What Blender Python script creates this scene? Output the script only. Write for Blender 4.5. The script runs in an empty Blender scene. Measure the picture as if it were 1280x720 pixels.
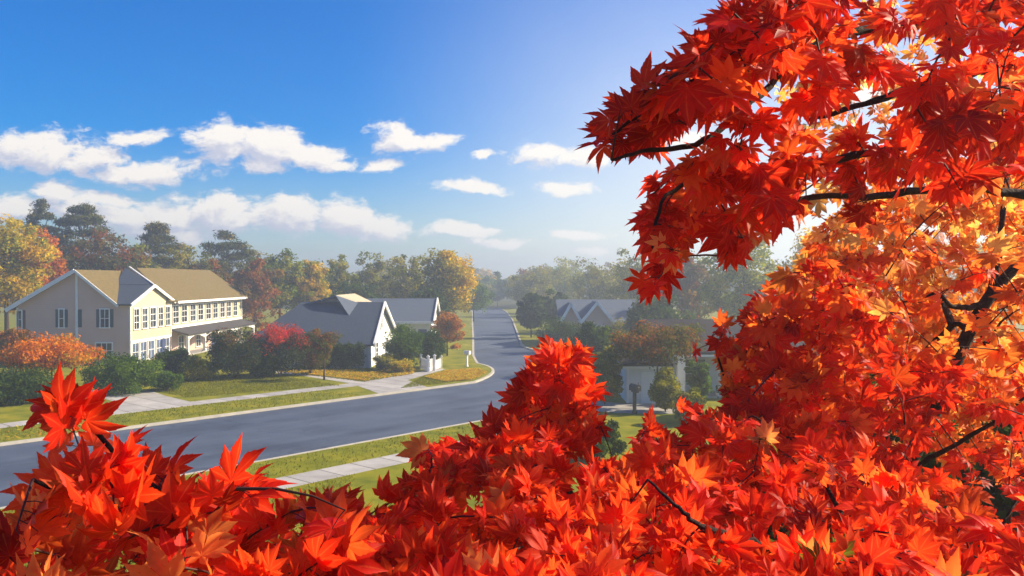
import bpy, bmesh, math, random
import numpy as np
from mathutils import Vector

SC = bpy.context.scene
COL = SC.collection
R = math.radians
F, HZ, CH = 1050.0, 350.0, 7.5          # focal length (px), horizon row, eye height
GZ = 0.12                                # top of lawns

def G(px, py):
    D = F * CH / (py - HZ)
    return ((px - 640) / F * D, D)
def P(px, py, D):
    return Vector(((px - 640) / F * D, D, CH + (HZ - py) / F * D))
def proj(v):
    return 640 + F * v[0] / v[1], HZ - F * (v[2] - CH) / v[1]

# ------------------------------------------------------------------ materials
def new_mat(name):
    m = bpy.data.materials.new(name); m.use_nodes = True
    nt = m.node_tree; nt.nodes.clear()
    out = nt.nodes.new('ShaderNodeOutputMaterial')
    return m, nt, out
def nd(nt, typ, **kw):
    n = nt.nodes.new(typ)
    for k, v in kw.items():
        if hasattr(n, k): setattr(n, k, v)
    return n
def noise(nt, scale, detail=4, rough=.55, vec=None, dims='3D'):
    n = nd(nt, 'ShaderNodeTexNoise'); n.inputs['Scale'].default_value = scale
    n.inputs['Detail'].default_value = detail; n.inputs['Roughness'].default_value = rough
    if vec is not None: nt.links.new(vec, n.inputs['Vector'])
    return n
def ramp(nt, fac, stops):
    r = nd(nt, 'ShaderNodeValToRGB'); e = r.color_ramp.elements
    while len(e) < len(stops): e.new(.5)
    for k, (p, c) in enumerate(stops):
        e[k].position = p; e[k].color = (*c, 1) if len(c) == 3 else c
    nt.links.new(fac, r.inputs[0]); return r
def surf(name, c1, c2, scale=3, rough=.8, bump=0, bscale=20, spec=.3, c3=None, stretch=None, lines=None):
    m, nt, out = new_mat(name)
    tc = nd(nt, 'ShaderNodeTexCoord'); vec = tc.outputs['Object']
    if stretch:
        mp = nd(nt, 'ShaderNodeMapping'); mp.inputs['Scale'].default_value = stretch
        nt.links.new(vec, mp.inputs[0]); vec = mp.outputs[0]
    n = noise(nt, scale, 6, .6, vec)
    st = [(.3, c1), (.7, c2)] if c3 is None else [(.28, c1), (.5, c2), (.72, c3)]
    r = ramp(nt, n.outputs[0], st)
    b = nd(nt, 'ShaderNodeBsdfPrincipled'); b.inputs['Roughness'].default_value = rough
    b.inputs['Specular IOR Level'].default_value = spec
    nt.links.new(r.outputs[0], b.inputs['Base Color'])
    h = None
    if lines:
        axis, freq, depth = lines
        sx = nd(nt, 'ShaderNodeSeparateXYZ'); nt.links.new(tc.outputs['Object'], sx.inputs[0])
        mu = nd(nt, 'ShaderNodeMath', operation='MULTIPLY'); mu.inputs[1].default_value = freq
        nt.links.new(sx.outputs[axis], mu.inputs[0])
        fr = nd(nt, 'ShaderNodeMath', operation='FRACT'); nt.links.new(mu.outputs[0], fr.inputs[0])
        h = fr.outputs[0]
        bp = nd(nt, 'ShaderNodeBump'); bp.inputs['Strength'].default_value = depth
        bp.inputs['Distance'].default_value = .03
        nt.links.new(h, bp.inputs['Height']); nt.links.new(bp.outputs[0], b.inputs['Normal'])
    elif bump:
        n2 = noise(nt, bscale, 5, .65, tc.outputs['Object'])
        bp = nd(nt, 'ShaderNodeBump'); bp.inputs['Strength'].default_value = bump
        bp.inputs['Distance'].default_value = .05
        nt.links.new(n2.outputs[0], bp.inputs['Height']); nt.links.new(bp.outputs[0], b.inputs['Normal'])
    nt.links.new(b.outputs[0], out.inputs[0])
    return m
def foliage_mat(name, trans=.35, rough=.7, spec=.15, sat=1.3, veins=False):
    m, nt, out = new_mat(name)
    at = nd(nt, 'ShaderNodeAttribute', attribute_name='tint')
    base = at.outputs['Color']
    tc = nd(nt, 'ShaderNodeTexCoord')
    if veins:
        vn = nd(nt, 'ShaderNodeAttribute', attribute_name='vein')
        mr = nd(nt, 'ShaderNodeMapRange', interpolation_type='SMOOTHSTEP')
        mr.inputs['From Min'].default_value = .80; mr.inputs['From Max'].default_value = 1.0
        mr.inputs['To Max'].default_value = .42
        nt.links.new(vn.outputs['Fac'], mr.inputs['Value'])
        mx = nd(nt, 'ShaderNodeMix', data_type='RGBA')
        nt.links.new(mr.outputs[0], mx.inputs['Factor']); nt.links.new(base, mx.inputs['A'])
        mx.inputs['B'].default_value = (.85, .16, .04, 1)
        nz = noise(nt, 26, 5, .65, tc.outputs['Object'])
        r = ramp(nt, nz.outputs[0], [(.30, (.78, .70, .65)), (.5, (1, 1, 1)), (.74, (1.0, 1.2, 1.1))])
        ml = nd(nt, 'ShaderNodeMix', data_type='RGBA', blend_type='MULTIPLY'); ml.inputs['Factor'].default_value = 1
        nt.links.new(mx.outputs['Result'], ml.inputs['A']); nt.links.new(r.outputs[0], ml.inputs['B'])
        n5 = noise(nt, 120, 3, .7, tc.outputs['Object'])
        r5 = ramp(nt, n5.outputs[0], [(.27, (.45, .28, .2)), (.36, (1, 1, 1)), (.62, (1, 1, 1)), (.8, (1.12, 1.3, 1.2))])
        m5 = nd(nt, 'ShaderNodeMix', data_type='RGBA', blend_type='MULTIPLY'); m5.inputs['Factor'].default_value = .55
        nt.links.new(ml.outputs['Result'], m5.inputs['A']); nt.links.new(r5.outputs[0], m5.inputs['B'])
        base = m5.outputs['Result']
    b = nd(nt, 'ShaderNodeBsdfPrincipled'); b.inputs['Roughness'].default_value = rough
    b.inputs['Specular IOR Level'].default_value = spec
    nt.links.new(base, b.inputs['Base Color'])
    hs = nd(nt, 'ShaderNodeHueSaturation'); hs.inputs['Saturation'].default_value = sat
    hs.inputs['Value'].default_value = 1.35; hs.inputs['Hue'].default_value = .504 if veins else .5
    nt.links.new(base, hs.inputs['Color'])
    t = nd(nt, 'ShaderNodeBsdfTranslucent'); nt.links.new(hs.outputs[0], t.inputs[0])
    mix = nd(nt, 'ShaderNodeMixShader'); mix.inputs[0].default_value = trans
    nt.links.new(b.outputs[0], mix.inputs[1]); nt.links.new(t.outputs[0], mix.inputs[2])
    nt.links.new(mix.outputs[0], out.inputs[0])
    return m
def glass_mat(name, c):
    m, nt, out = new_mat(name)
    b = nd(nt, 'ShaderNodeBsdfPrincipled'); b.inputs['Base Color'].default_value = (*c, 1)
    b.inputs['Roughness'].default_value = .08; b.inputs['Specular IOR Level'].default_value = .7
    tc = nd(nt, 'ShaderNodeTexCoord'); n = noise(nt, .9, 3, .5, tc.outputs['Object'])
    r = ramp(nt, n.outputs[0], [(.35, tuple(x * .5 for x in c)), (.65, tuple(x * 1.6 for x in c))])
    nt.links.new(r.outputs[0], b.inputs['Base Color'])
    nt.links.new(b.outputs[0], out.inputs[0]); return m

def paving(name, slabs):
    m, nt, out = new_mat(name)
    tc = nd(nt, 'ShaderNodeTexCoord'); b = nd(nt, 'ShaderNodeBsdfPrincipled')
    mp = nd(nt, 'ShaderNodeMapping'); mp.inputs['Rotation'].default_value = (0, 0, -math.atan2(.75, .66)); nt.links.new(tc.outputs['Object'], mp.inputs[0])
    n1 = noise(nt, 34, 4, .7, tc.outputs['Object'])
    def mul(c, f):
        q = nd(nt, 'ShaderNodeMix', data_type='RGBA', blend_type='MULTIPLY'); q.inputs['Factor'].default_value = 1
        nt.links.new(c, q.inputs['A']); nt.links.new(f, q.inputs['B']); return q.outputs['Result']
    if slabs:
        n0 = noise(nt, .9, 6, .6, tc.outputs['Object'])
        c = ramp(nt, n0.outputs[0], [(.3, (.29, .28, .27)), (.55, (.38, .37, .36)), (.75, (.45, .44, .42))]).outputs[0]
        sx = nd(nt, 'ShaderNodeSeparateXYZ'); nt.links.new(mp.outputs[0], sx.inputs[0])
        mu = nd(nt, 'ShaderNodeMath', operation='MULTIPLY'); nt.links.new(sx.outputs[0], mu.inputs[0]); mu.inputs[1].default_value = 1 / 1.5
        fr = nd(nt, 'ShaderNodeMath', operation='FRACT'); nt.links.new(mu.outputs[0], fr.inputs[0])
        c = mul(c, ramp(nt, fr.outputs[0], [(0, (.35, .33, .3)), (.035, (.35, .33, .3)), (.05, (1, 1, 1))]).outputs[0])
        fl = nd(nt, 'ShaderNodeMath', operation='FLOOR'); nt.links.new(mu.outputs[0], fl.inputs[0])
        wn = nd(nt, 'ShaderNodeTexWhiteNoise', noise_dimensions='1D'); nt.links.new(fl.outputs[0], wn.inputs['W'])
        c = mul(c, ramp(nt, wn.outputs['Value'], [(0, (.82, .82, .82)), (1, (1.06, 1.05, 1.03))]).outputs[0])
        b.inputs['Roughness'].default_value = .85; b.inputs['Specular IOR Level'].default_value = .25
    else:
        ms = nd(nt, 'ShaderNodeMapping'); ms.inputs['Scale'].default_value = (.05, .75, 1); nt.links.new(mp.outputs[0], ms.inputs[0])
        n0 = noise(nt, 1, 6, .6, ms.outputs[0])
        c = ramp(nt, n0.outputs[0], [(.3, (.040, .054, .084)), (.5, (.056, .074, .110)), (.7, (.080, .098, .135))]).outputs[0]
        n3 = noise(nt, .22, 5, .6, tc.outputs['Object'])
        c = mul(c, ramp(nt, n3.outputs[0], [(.35, (.68, .68, .7)), (.5, (1, 1, 1)), (.66, (1.25, 1.22, 1.18))]).outputs[0])
        vo = nd(nt, 'ShaderNodeTexVoronoi', feature='DISTANCE_TO_EDGE'); vo.inputs['Scale'].default_value = .17
        wv = noise(nt, .6, 4, .6, tc.outputs['Object']); ad = nd(nt, 'ShaderNodeVectorMath', operation='MULTIPLY_ADD')
        nt.links.new(wv.outputs['Color'], ad.inputs[0]); ad.inputs[1].default_value = (3, 3, 0); nt.links.new(tc.outputs['Object'], ad.inputs[2]); nt.links.new(ad.outputs[0], vo.inputs['Vector'])
        c = mul(c, ramp(nt, vo.outputs['Distance'], [(0, (.72, .72, .73)), (.006, (.78, .78, .79)), (.013, (1, 1, 1))]).outputs[0])
        b.inputs['Roughness'].default_value = .62; b.inputs['Specular IOR Level'].default_value = .5
    c = mul(c, ramp(nt, n1.outputs[0], [(.3, (.82, .82, .82)), (.7, (1.15, 1.15, 1.15))]).outputs[0])
    bp = nd(nt, 'ShaderNodeBump'); bp.inputs['Strength'].default_value = .25; bp.inputs['Distance'].default_value = .03
    nt.links.new(n1.outputs[0], bp.inputs['Height']); nt.links.new(bp.outputs[0], b.inputs['Normal'])
    nt.links.new(c, b.inputs['Base Color']); nt.links.new(b.outputs[0], out.inputs[0]); return m
M = dict(
    grass=surf('lawn_grass', (.085, .105, .008), (.17, .175, .012), .7, .9, .5, 14, .05, c3=(.27, .225, .016)),
    soil=surf('far_ground', (.05, .055, .015), (.08, .075, .02), .3, .95, .3, 3, .1),
    asphalt=paving('asphalt', False),
    concrete=paving('pale_concrete', True),
    kerb=surf('kerb_concrete', (.33, .31, .27), (.46, .43, .36), 1.5, .85, .2, 30, .25),
    siding=surf('taupe_siding', (.58, .395, .325), (.64, .445, .375), .8, .7, lines=(2, 6, .5)),
    cream=surf('sunlit_cream_siding', (.53, .45, .29), (.60, .52, .35), .7, .65, lines=(2, 6, .4)),  # front's sunlit tone put into the colour; taupe is the shaded gable's tone
    white=surf('white_paint', (.70, .70, .68), (.82, .81, .79), 1.5, .55),
    whitewall=surf('white_siding', (.60, .62, .62), (.72, .73, .72), .8, .65, lines=(2, 6, .5)),
    shingle=surf('brown_shingles', (.10, .078, .032), (.175, .13, .05), 6, .9, .5, 9, .1, stretch=(1, .4, 1)),
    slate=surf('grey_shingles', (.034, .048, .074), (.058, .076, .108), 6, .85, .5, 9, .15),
    slatelight=surf('light_grey_shingles', (.075, .095, .13), (.11, .135, .175), 5, .85, .5, 9, .15),
    litroof=surf('sunlit_tan_shingles', (.36, .32, .22), (.46, .41, .29), 5, .85, .5, 9, .15),  # sunlit slope of the grey roof, the light put into its colour
    darkroof=surf('dark_shingles', (.020, .018, .022), (.045, .038, .04), 6, .9, .5, 9, .1),
    porchroof=surf('shaded_porch_shingles', (.045, .042, .046), (.08, .075, .078), 6, .9, .5, 9, .1),  # dark because the shade on the porch roof is put into the colour
    shutter=surf('blue_shutter_paint', (.035, .06, .085), (.05, .085, .115), 2, .5, lines=(2, 16, .6)),
    redshutter=surf('brown_red_paint', (.12, .05, .04), (.17, .07, .055), 2, .5),
    door=surf('door_paint', (.03, .045, .12), (.05, .07, .18), 2, .4),
    black=surf('black_metal', (.012, .012, .014), (.025, .025, .028), 4, .4, spec=.5),
    grey=surf('grey_metal', (.3, .3, .31), (.4, .4, .4), 4, .4, spec=.5),
    bark=surf('bark', (.035, .024, .017), (.085, .06, .042), 5, .95, .9, 16, .1, stretch=(3, 3, .6)),
    darkbark=surf('maple_bark', (.018, .011, .009), (.055, .034, .026), 9, .85, .9, 45, .2, stretch=(3, 3, .8)),
    brick=surf('chimney_brick', (.16, .07, .045), (.25, .12, .08), 8, .9, .3, 20),
    glass=glass_mat('window_glass', (.03, .04, .05)),
    blueglass=glass_mat('porch_glass', (.07, .10, .19)),
    leaf=foliage_mat('tree_leaves', .4, spec=.03, sat=1.15),
    needle=foliage_mat('pine_needles', .15, spec=.03, sat=1.0),
    maple=foliage_mat('maple_leaves', .58, rough=.5, spec=.15, sat=1.0, veins=True),
    twig=surf('maple_twig_bark', (.035, .012, .01), (.09, .03, .02), 9, .7),
)

# ------------------------------------------------------------------ objects
def tag(o, label=None, cat=None, group=None, kind=None):
    if label: o['label'] = label
    if cat: o['category'] = cat
    if group: o['group'] = group
    if kind: o['kind'] = kind
    return o
def thing(name, loc, label, cat, group=None):
    o = bpy.data.objects.new(name, None); o.empty_display_size = .3
    o.location = loc; COL.objects.link(o)
    return tag(o, label, cat, group)
def origin(parent):
    v = Vector((0, 0, 0))
    while parent is not None:
        v += Vector(parent.location); parent = parent.parent
    return v
class MB:
    def __init__(s): s.v = []; s.f = []
    def add(s, vs, fs):
        k = len(s.v); s.v += [tuple(v) for v in vs]; s.f += [tuple(i + k for i in f) for f in fs]; return s
    def hexa(s, p):      # 8 corners: 4 bottom ccw, 4 top ccw
        return s.add(p, [(3, 2, 1, 0), (4, 5, 6, 7), (0, 1, 5, 4), (1, 2, 6, 5), (2, 3, 7, 6), (3, 0, 4, 7)])
    def box(s, x0, x1, y0, y1, z0, z1):
        return s.hexa([(x0, y0, z0), (x1, y0, z0), (x1, y1, z0), (x0, y1, z0), (x0, y0, z1), (x1, y0, z1), (x1, y1, z1), (x0, y1, z1)])
    def obox(s, o, r, n, a0, a1, z0, z1, d0, d1):
        o = Vector(o); r = Vector(r); n = Vector(n); u = Vector((0, 0, 1))
        q = lambda a, d, z: o + r * a + n * d + u * z
        return s.hexa([q(a0, d1, z0), q(a1, d1, z0), q(a1, d0, z0), q(a0, d0, z0), q(a0, d1, z1), q(a1, d1, z1), q(a1, d0, z1), q(a0, d0, z1)])
    def prism(s, prof, axis, a, b):
        """profile (2-d) extruded along axis: 'y' profile is (x,z); 'x' profile is (y,z)"""
        mk = (lambda p, t: (p[0], t, p[1])) if axis == 'y' else (lambda p, t: (t, p[0], p[1]))
        n = len(prof)
        vs = [mk(p, a) for p in prof] + [mk(p, b) for p in prof]
        fs = [tuple(range(n))[::-1], tuple(range(n, 2 * n))] + [(i, (i + 1) % n, n + (i + 1) % n, n + i) for i in range(n)]
        return s.add(vs, fs)
    def slab(s, pts, t):
        """planar polygon thickened by t along -normal"""
        p = [Vector(q) for q in pts]; n = (p[1] - p[0]).cross(p[2] - p[0]).normalized()
        if n.z < 0: n = -n
        k = len(p); lo = [q - n * t for q in p]
        return s.add(p + lo, [tuple(range(k)), tuple(range(k, 2 * k))[::-1]] + [(i, (i + 1) % k, k + (i + 1) % k, k + i) for i in range(k)])
    def bar(s, a, b, w, h=None):
        """square bar from a to b"""
        a = Vector(a); b = Vector(b); d = (b - a).normalized(); h = h or w
        side = d.cross(Vector((0, 0, 1)));
        if side.length < 1e-3: side = Vector((1, 0, 0))
        side.normalize(); up = side.cross(d)
        c = [(-1, -1), (1, -1), (1, 1), (-1, 1)]
        return s.hexa([a + side * (w / 2 * x) + up * (h / 2 * y) for x, y in c] + [b + side * (w / 2 * x) + up * (h / 2 * y) for x, y in c])
    def tube(s, pts, rad, n=6, cap=True):
        pts = [Vector(p) for p in pts]; m = len(pts)
        ref = Vector((.31, .17, .93)); vs = []
        for i, p in enumerate(pts):
            d = (pts[min(i + 1, m - 1)] - pts[max(i - 1, 0)]).normalized()
            a = d.cross(ref)
            if a.length < .05: a = d.cross(Vector((1, 0, 0)))
            a.normalize(); b = d.cross(a)
            for k in range(n):
                t = 2 * math.pi * k / n
                vs.append(p + (a * math.cos(t) + b * math.sin(t)) * rad[i])
        fs = [(i * n + k, i * n + (k + 1) % n, (i + 1) * n + (k + 1) % n, (i + 1) * n + k) for i in range(m - 1) for k in range(n)]
        if cap: fs += [tuple(range(n))[::-1], tuple(range((m - 1) * n, m * n))]
        return s.add(vs, fs)
    def build(s, name, mat, parent=None, smooth=False, fix=True):
        me = bpy.data.meshes.new(name); o0 = origin(parent)
        me.from_pydata([(v[0] - o0.x, v[1] - o0.y, v[2] - o0.z) for v in s.v], [], s.f)
        if fix:
            bm = bmesh.new(); bm.from_mesh(me); bmesh.ops.recalc_face_normals(bm, faces=bm.faces); bm.to_mesh(me); bm.free()
        if smooth: me.polygons.foreach_set('use_smooth', [True] * len(me.polygons))
        me.materials.append(mat)
        o = bpy.data.objects.new(name, me); COL.objects.link(o); o.parent = parent
        return o
def np_mesh(name, verts, faces_flat, sizes, mat, parent=None, tint=None, vein=None, smooth=False):
    """fast mesh from arrays"""
    me = bpy.data.meshes.new(name); o0 = origin(parent)
    verts = np.asarray(verts, np.float32) - np.array([o0.x, o0.y, o0.z], np.float32)
    me.vertices.add(len(verts)); me.vertices.foreach_set('co', verts.ravel())
    me.loops.add(len(faces_flat)); me.loops.foreach_set('vertex_index', np.asarray(faces_flat, np.int32))
    sizes = np.asarray(sizes, np.int32); starts = np.concatenate([[0], np.cumsum(sizes)[:-1]]).astype(np.int32)
    me.polygons.add(len(sizes)); me.polygons.foreach_set('loop_start', starts)
    try: me.polygons.foreach_set('loop_total', sizes)
    except Exception: pass
    if smooth: me.polygons.foreach_set('use_smooth', np.ones(len(sizes), bool))
    me.update(calc_edges=True)
    if tint is not None:
        a = me.attributes.new('tint', 'FLOAT_COLOR', 'POINT')
        a.data.foreach_set('color', np.concatenate([tint, np.ones((len(tint), 1))], 1).astype(np.float32).ravel())
    if vein is not None:
        a = me.attributes.new('vein', 'FLOAT', 'POINT'); a.data.foreach_set('value', np.asarray(vein, np.float32))
    me.materials.append(mat)
    o = bpy.data.objects.new(name, me); COL.objects.link(o); o.parent = parent
    return o

# ------------------------------------------------------------------ setting: ground, roads, lawns
UD, ND = Vector((.66, .75)).normalized(), Vector((-.75, .66)).normalized()
def UN(u, n):
    v = UD * u + ND * n; return (v.x, v.y)
def bez(a, b, c, n=8):
    a, b, c = Vector(a), Vector(b), Vector(c)
    return [tuple(a * (1 - t) ** 2 + b * 2 * t * (1 - t) + c * t * t) for t in [i / n for i in range(n + 1)]]
def sheet(name, pts, z, mat, kind='structure', thick=0):
    bm = bmesh.new()
    vs = [bm.verts.new((p[0], p[1], z)) for p in pts]
    es = [bm.edges.new((vs[i], vs[(i + 1) % len(vs)])) for i in range(len(vs))]
    bmesh.ops.triangle_fill(bm, use_beauty=True, edges=es)
    if thick:
        k = len(vs); lo = [bm.verts.new((p[0], p[1], z - thick)) for p in pts]
        for i in range(k): bm.faces.new((vs[i], vs[(i + 1) % k], lo[(i + 1) % k], lo[i]))
    bmesh.ops.recalc_face_normals(bm, faces=bm.faces)
    for f in bm.faces:
        if abs(f.normal.z) > .9 and f.normal.z < 0: f.normal_flip()
    me = bpy.data.meshes.new(name); bm.to_mesh(me); bm.free(); me.materials.append(mat)
    o = bpy.data.objects.new(name, me); COL.objects.link(o); o['kind'] = kind
    return o
FAR_N, NEAR_N = 42.5, 30.2
left_edge = [UN(-60, FAR_N)] + [UN(u, FAR_N) for u in range(-40, 44, 6)] + \
    bez(UN(44, FAR_N), (-.3, 69.4), (-3.2, 74.5), 10) + [(-3.9, 82), (-5.2, 110), (-7.2, 150), (-9.4, 197), (-11.5, 225)]
right_edge = [(-3.4, 225), (-1.2, 197), (.2, 157), (1.0, 110)] + bez((1.2, 97), (1.8, 82), (12, 80.5), 10) + [(40, 83), (160, 92)]
near_edge = [(160, 80), (40, 70)] + bez((14, 67), (3, 64), (1.4, 52.5), 8) + bez((.8, 48), (.1, 45.6), UN(31, NEAR_N), 5)[1:] + [UN(u, NEAR_N) for u in range(26, -45, -6)] + [UN(-60, NEAR_N)]
sheet('ground', [(-440, -35), (440, -35), (440, 690), (-440, 690)], 0, M['soil'])
sheet('road', left_edge + right_edge + near_edge, .006, M['asphalt'])
sheet('lawn', left_edge + [(-430, 225), (-430, -17)], GZ, M['grass'], thick=.11)
sheet('lawn', right_edge + [(430, 92), (430, 225)], GZ, M['grass'], thick=.11)
sheet('lawn', near_edge + [(UN(-60, NEAR_N)[0], -30), (160, -30)], GZ, M['grass'], thick=.11)
def strip(name, line, w, z, t, mat, side=1):
    """raised strip of width w along a polyline (plan), to its left (side=1) or right"""
    pts = [Vector(p) for p in line]; m = len(pts); off = []
    for i in range(m):
        d = (pts[min(i + 1, m - 1)] - pts[max(i - 1, 0)]).normalized()
        off.append(pts[i] + Vector((-d.y, d.x)) * w * side)
    b = MB()
    vs = []
    for i in range(m): vs += [(pts[i].x, pts[i].y, z - t), (pts[i].x, pts[i].y, z), (off[i].x, off[i].y, z), (off[i].x, off[i].y, z - t)]
    fs = [(4 * i + k, 4 * i + (k + 1) % 4, 4 * i + 4 + (k + 1) % 4, 4 * i + 4 + k) for i in range(m - 1) for k in range(4)]
    b.add(vs, fs + [(0, 1, 2, 3), (4 * m - 4, 4 * m - 3, 4 * m - 2, 4 * m - 1)])
    o = b.build(name, mat); o['kind'] = 'structure'; return o
strip('kerb', left_edge, .22, GZ + .012, .13, M['kerb'], -1)
strip('kerb', right_edge, .22, GZ + .012, .13, M['kerb'], -1)
strip('kerb', near_edge, .22, GZ + .012, .13, M['kerb'], -1)
strip('gutter', left_edge, .45, .012, .010, M['concrete'], 1)
Z1 = GZ + .004
strip('pavement', [UN(u, 46.7) for u in range(-58, 40, 4)], 1.55, Z1, .003, M['concrete'], 1)
strip('pavement', [UN(u, 25.6) for u in range(-58, 32, 4)], 1.6, Z1, .003, M['concrete'], 1)
sheet('driveway', [G(92, 490), G(187, 491), G(212, 499), G(246, 507), G(216, 512), G(140, 517), G(150, 507)], Z1 + .004, M['concrete'])
w0 = [G(335, 467), G(372, 471), G(410, 477), G(440, 482), UN(40.5, 47.5)]
strip('path', w0, 1.5, Z1 + .004, .003, M['concrete'], 1)
sheet('driveway', [UN(35.2, FAR_N), UN(39.5, FAR_N), UN(41.3, 46.6), G(535, 470), G(557, 463.5), G(545, 462), G(520, 467.5), UN(39.2, 48.6), UN(37.2, 47.8)], Z1 + .008, M['concrete'])
sheet('driveway', [(1.2, 49), (2.0, 53), (6.6, 50.2), (9.4, 50.2), (9.2, 46.2), (6.0, 46.5)], Z1 + .004, M['concrete'])

# grass blades
def grass_blades():
    rng = np.random.default_rng(5); pts = []
    def region(poly, n):
        poly = np.array(poly); lo, hi = poly.min(0), poly.max(0)
        q = rng.uniform(lo, hi, (n, 2)); ins = np.zeros(n, bool); j = len(poly) - 1
        for i in range(len(poly)):
            a, b = poly[i], poly[j]
            c = ((a[1] > q[:, 1]) != (b[1] > q[:, 1])) & (q[:, 0] < (b[0] - a[0]) * (q[:, 1] - a[1]) / (b[1] - a[1] + 1e-9) + a[0])
            ins ^= c; j = i
        pts.append(q[ins])
    region([UN(2, NEAR_N - .25), UN(34, NEAR_N - .25), UN(34, 27.25), UN(2, 27.25)], 22000)
    region([UN(0, 25.5), UN(20, 25.5), UN(14, 19), UN(-2, 19)], 16000)
    region([UN(2, FAR_N + .25), UN(34, FAR_N + .25), UN(34, 46.6), UN(2, 46.6)], 22000)
    region([G(235, 500), G(185, 489), G(250, 470), G(330, 469), G(425, 484)], 24000)
    region([G(345, 466), G(520, 463), G(510, 470), G(455, 480)], 16000)
    region([G(560, 465), G(600, 463), G(608, 468), G(560, 481), G(500, 488), G(530, 472)], 16000)
    q = np.concatenate(pts); n = len(q)
    h = rng.uniform(.05, .12, n); w = rng.uniform(.015, .035, n); a = rng.uniform(0, 6.28, n)
    lean = rng.normal(0, .03, (n, 2))
    d = np.stack([np.cos(a), np.sin(a)], 1) * w[:, None]
    v = np.zeros((n, 3, 3)); v[:, 0, :2] = q - d; v[:, 1, :2] = q + d; v[:, 2, :2] = q + lean
    v[:, :2, 2] = GZ - .01; v[:, 2, 2] = GZ + h
    c = np.array([.14, .155, .012]) * rng.uniform(.6, 1.4, (n, 1)) + np.array([.06, .03, .0]) * rng.uniform(0, 1, (n, 1)) ** 2
    o = np_mesh('grass', v.reshape(-1, 3), np.arange(3 * n), np.full(n, 3), M['leaf'], tint=np.repeat(c, 3, 0))
    o['kind'] = 'stuff'; o['label'] = 'short green lawn grass along the road verges and front yards'
grass_blades()

def fallen(poly, n, cl, seed):
    rng = np.random.default_rng(seed); poly = np.array(poly); lo, hi = poly.min(0), poly.max(0)
    q = rng.uniform(lo, hi, (n * 3, 2)); ins = np.zeros(len(q), bool); j = len(poly) - 1
    for i in range(len(poly)):
        a, b = poly[i], poly[j]
        ins ^= ((a[1] > q[:, 1]) != (b[1] > q[:, 1])) & (q[:, 0] < (b[0] - a[0]) * (q[:, 1] - a[1]) / (b[1] - a[1] + 1e-9) + a[0]); j = i
    w = .5 + .5 * np.sin(q[:, 0] * 1.3 + 1.7 * np.sin(q[:, 1] * .8)) * np.sin(q[:, 1] * 1.1 + q[:, 0] * .4)
    q = q[ins & (rng.random(len(q)) < .25 + .75 * w)][:n]; m = len(q)
    c = np.concatenate([q, np.full((m, 1), GZ) + rng.uniform(.05, .11, (m, 1))], 1)
    a = rng.uniform(0, 6.28, m); s = rng.uniform(.05, .10, (m, 1))
    t = np.stack([np.cos(a), np.sin(a), rng.normal(0, .25, m)], 1) * s; b = np.stack([-np.sin(a), np.cos(a), rng.normal(0, .25, m)], 1) * s * .7
    v = np.stack([c - t, c + b, c + t, c - b], 1).reshape(-1, 3)
    return v, np.repeat(np.array(cl)[rng.choice(len(cl), m)] * rng.uniform(.75, 1.15, (m, 1)), 4, 0)
def fallen_leaves():
    Y = [(.62, .46, .02), (.55, .36, .02), (.48, .42, .03), (.55, .25, .02)]
    A = [fallen([G(556, 466), G(598, 463), G(609, 468), G(592, 477), G(556, 480), G(530, 474)], 9000, Y, 1),
         fallen([G(345, 467), G(420, 463), G(520, 464), G(516, 470), G(455, 479), G(415, 474)], 6500, Y, 2),
         fallen([UN(4, FAR_N + .3), UN(18, FAR_N + .3), UN(18, 46.6), UN(4, 46.6)], 700, Y, 3)]
    v = np.concatenate([a[0] for a in A]); c = np.concatenate([a[1] for a in A]); n = len(v) // 4
    o = np_mesh('fallen_leaves', v, np.arange(4 * n), np.full(n, 4), M['leaf'], tint=c)
    tag(o, 'golden leaves strewn over the sunny corner lawn and the lawn by the hedge', 'leaves', kind='stuff')
fallen_leaves()

# ------------------------------------------------------------------ trees and shrubs
def fib_dirs(rng, n):
    v = rng.normal(size=(n, 3)); return v / np.linalg.norm(v, axis=1, keepdims=True)
def leaf_cloud(rng, cent, rad, per, size, palette, flat=.7, up=.3, colour_fn=None, jitter=.25, pine=False):
    """rhombic leaf faces spread through clumps; returns verts, tint"""
    k = len(cent); n = k * per
    ci = np.repeat(np.arange(k), per)
    d = fib_dirs(rng, n); r = rng.random((n, 1)) ** .45
    off = d * r * rad[ci][:, None]; off[:, 2] *= flat
    pos = cent[ci] + off
    nor = d * .55 + rng.normal(0, .55, (n, 3)) + np.array([0, 0, up]); nor /= np.linalg.norm(nor, axis=1, keepdims=True)
    t = rng.normal(size=(n, 3)); t -= nor * (t * nor).sum(1, keepdims=True); t /= np.linalg.norm(t, axis=1, keepdims=True)
    b = np.cross(nor, t); s = size * rng.uniform(.6, 1.35, (n, 1))
    wd = .22 if pine else .55
    v = np.stack([pos - t * s, pos + b * s * wd, pos + t * s, pos - b * s * wd], 1)
    pal = np.array([p[0] for p in palette]); wt = np.array([p[1] for p in palette], float); wt /= wt.sum()
    cc = rng.choice(len(pal), k, p=wt)
    if colour_fn is not None:
        cc = np.array([colour_fn(c, q, rng) for c, q in zip(cent, cc)])
    col = pal[cc][ci]
    alt = pal[rng.choice(len(pal), n, p=wt)]; m = rng.random((n, 1)) < .16
    col = np.where(m & (colour_fn is None), alt, col)
    col = col * rng.uniform(1 - jitter, 1 + jitter, (k, 1))[ci] * rng.uniform(.75, 1.25, (n, 1))
    return v.reshape(-1, 3), np.repeat(col, 4, 0)
def lobed(rng, d):
    """uneven radius multiplier for a direction array"""
    a = np.ones(len(d))
    for f in (2.0, 3.3, 5.1):
        w = rng.normal(size=3) * f; a += .13 * np.sin(d @ w + rng.uniform(0, 6.28))
    return a
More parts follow.
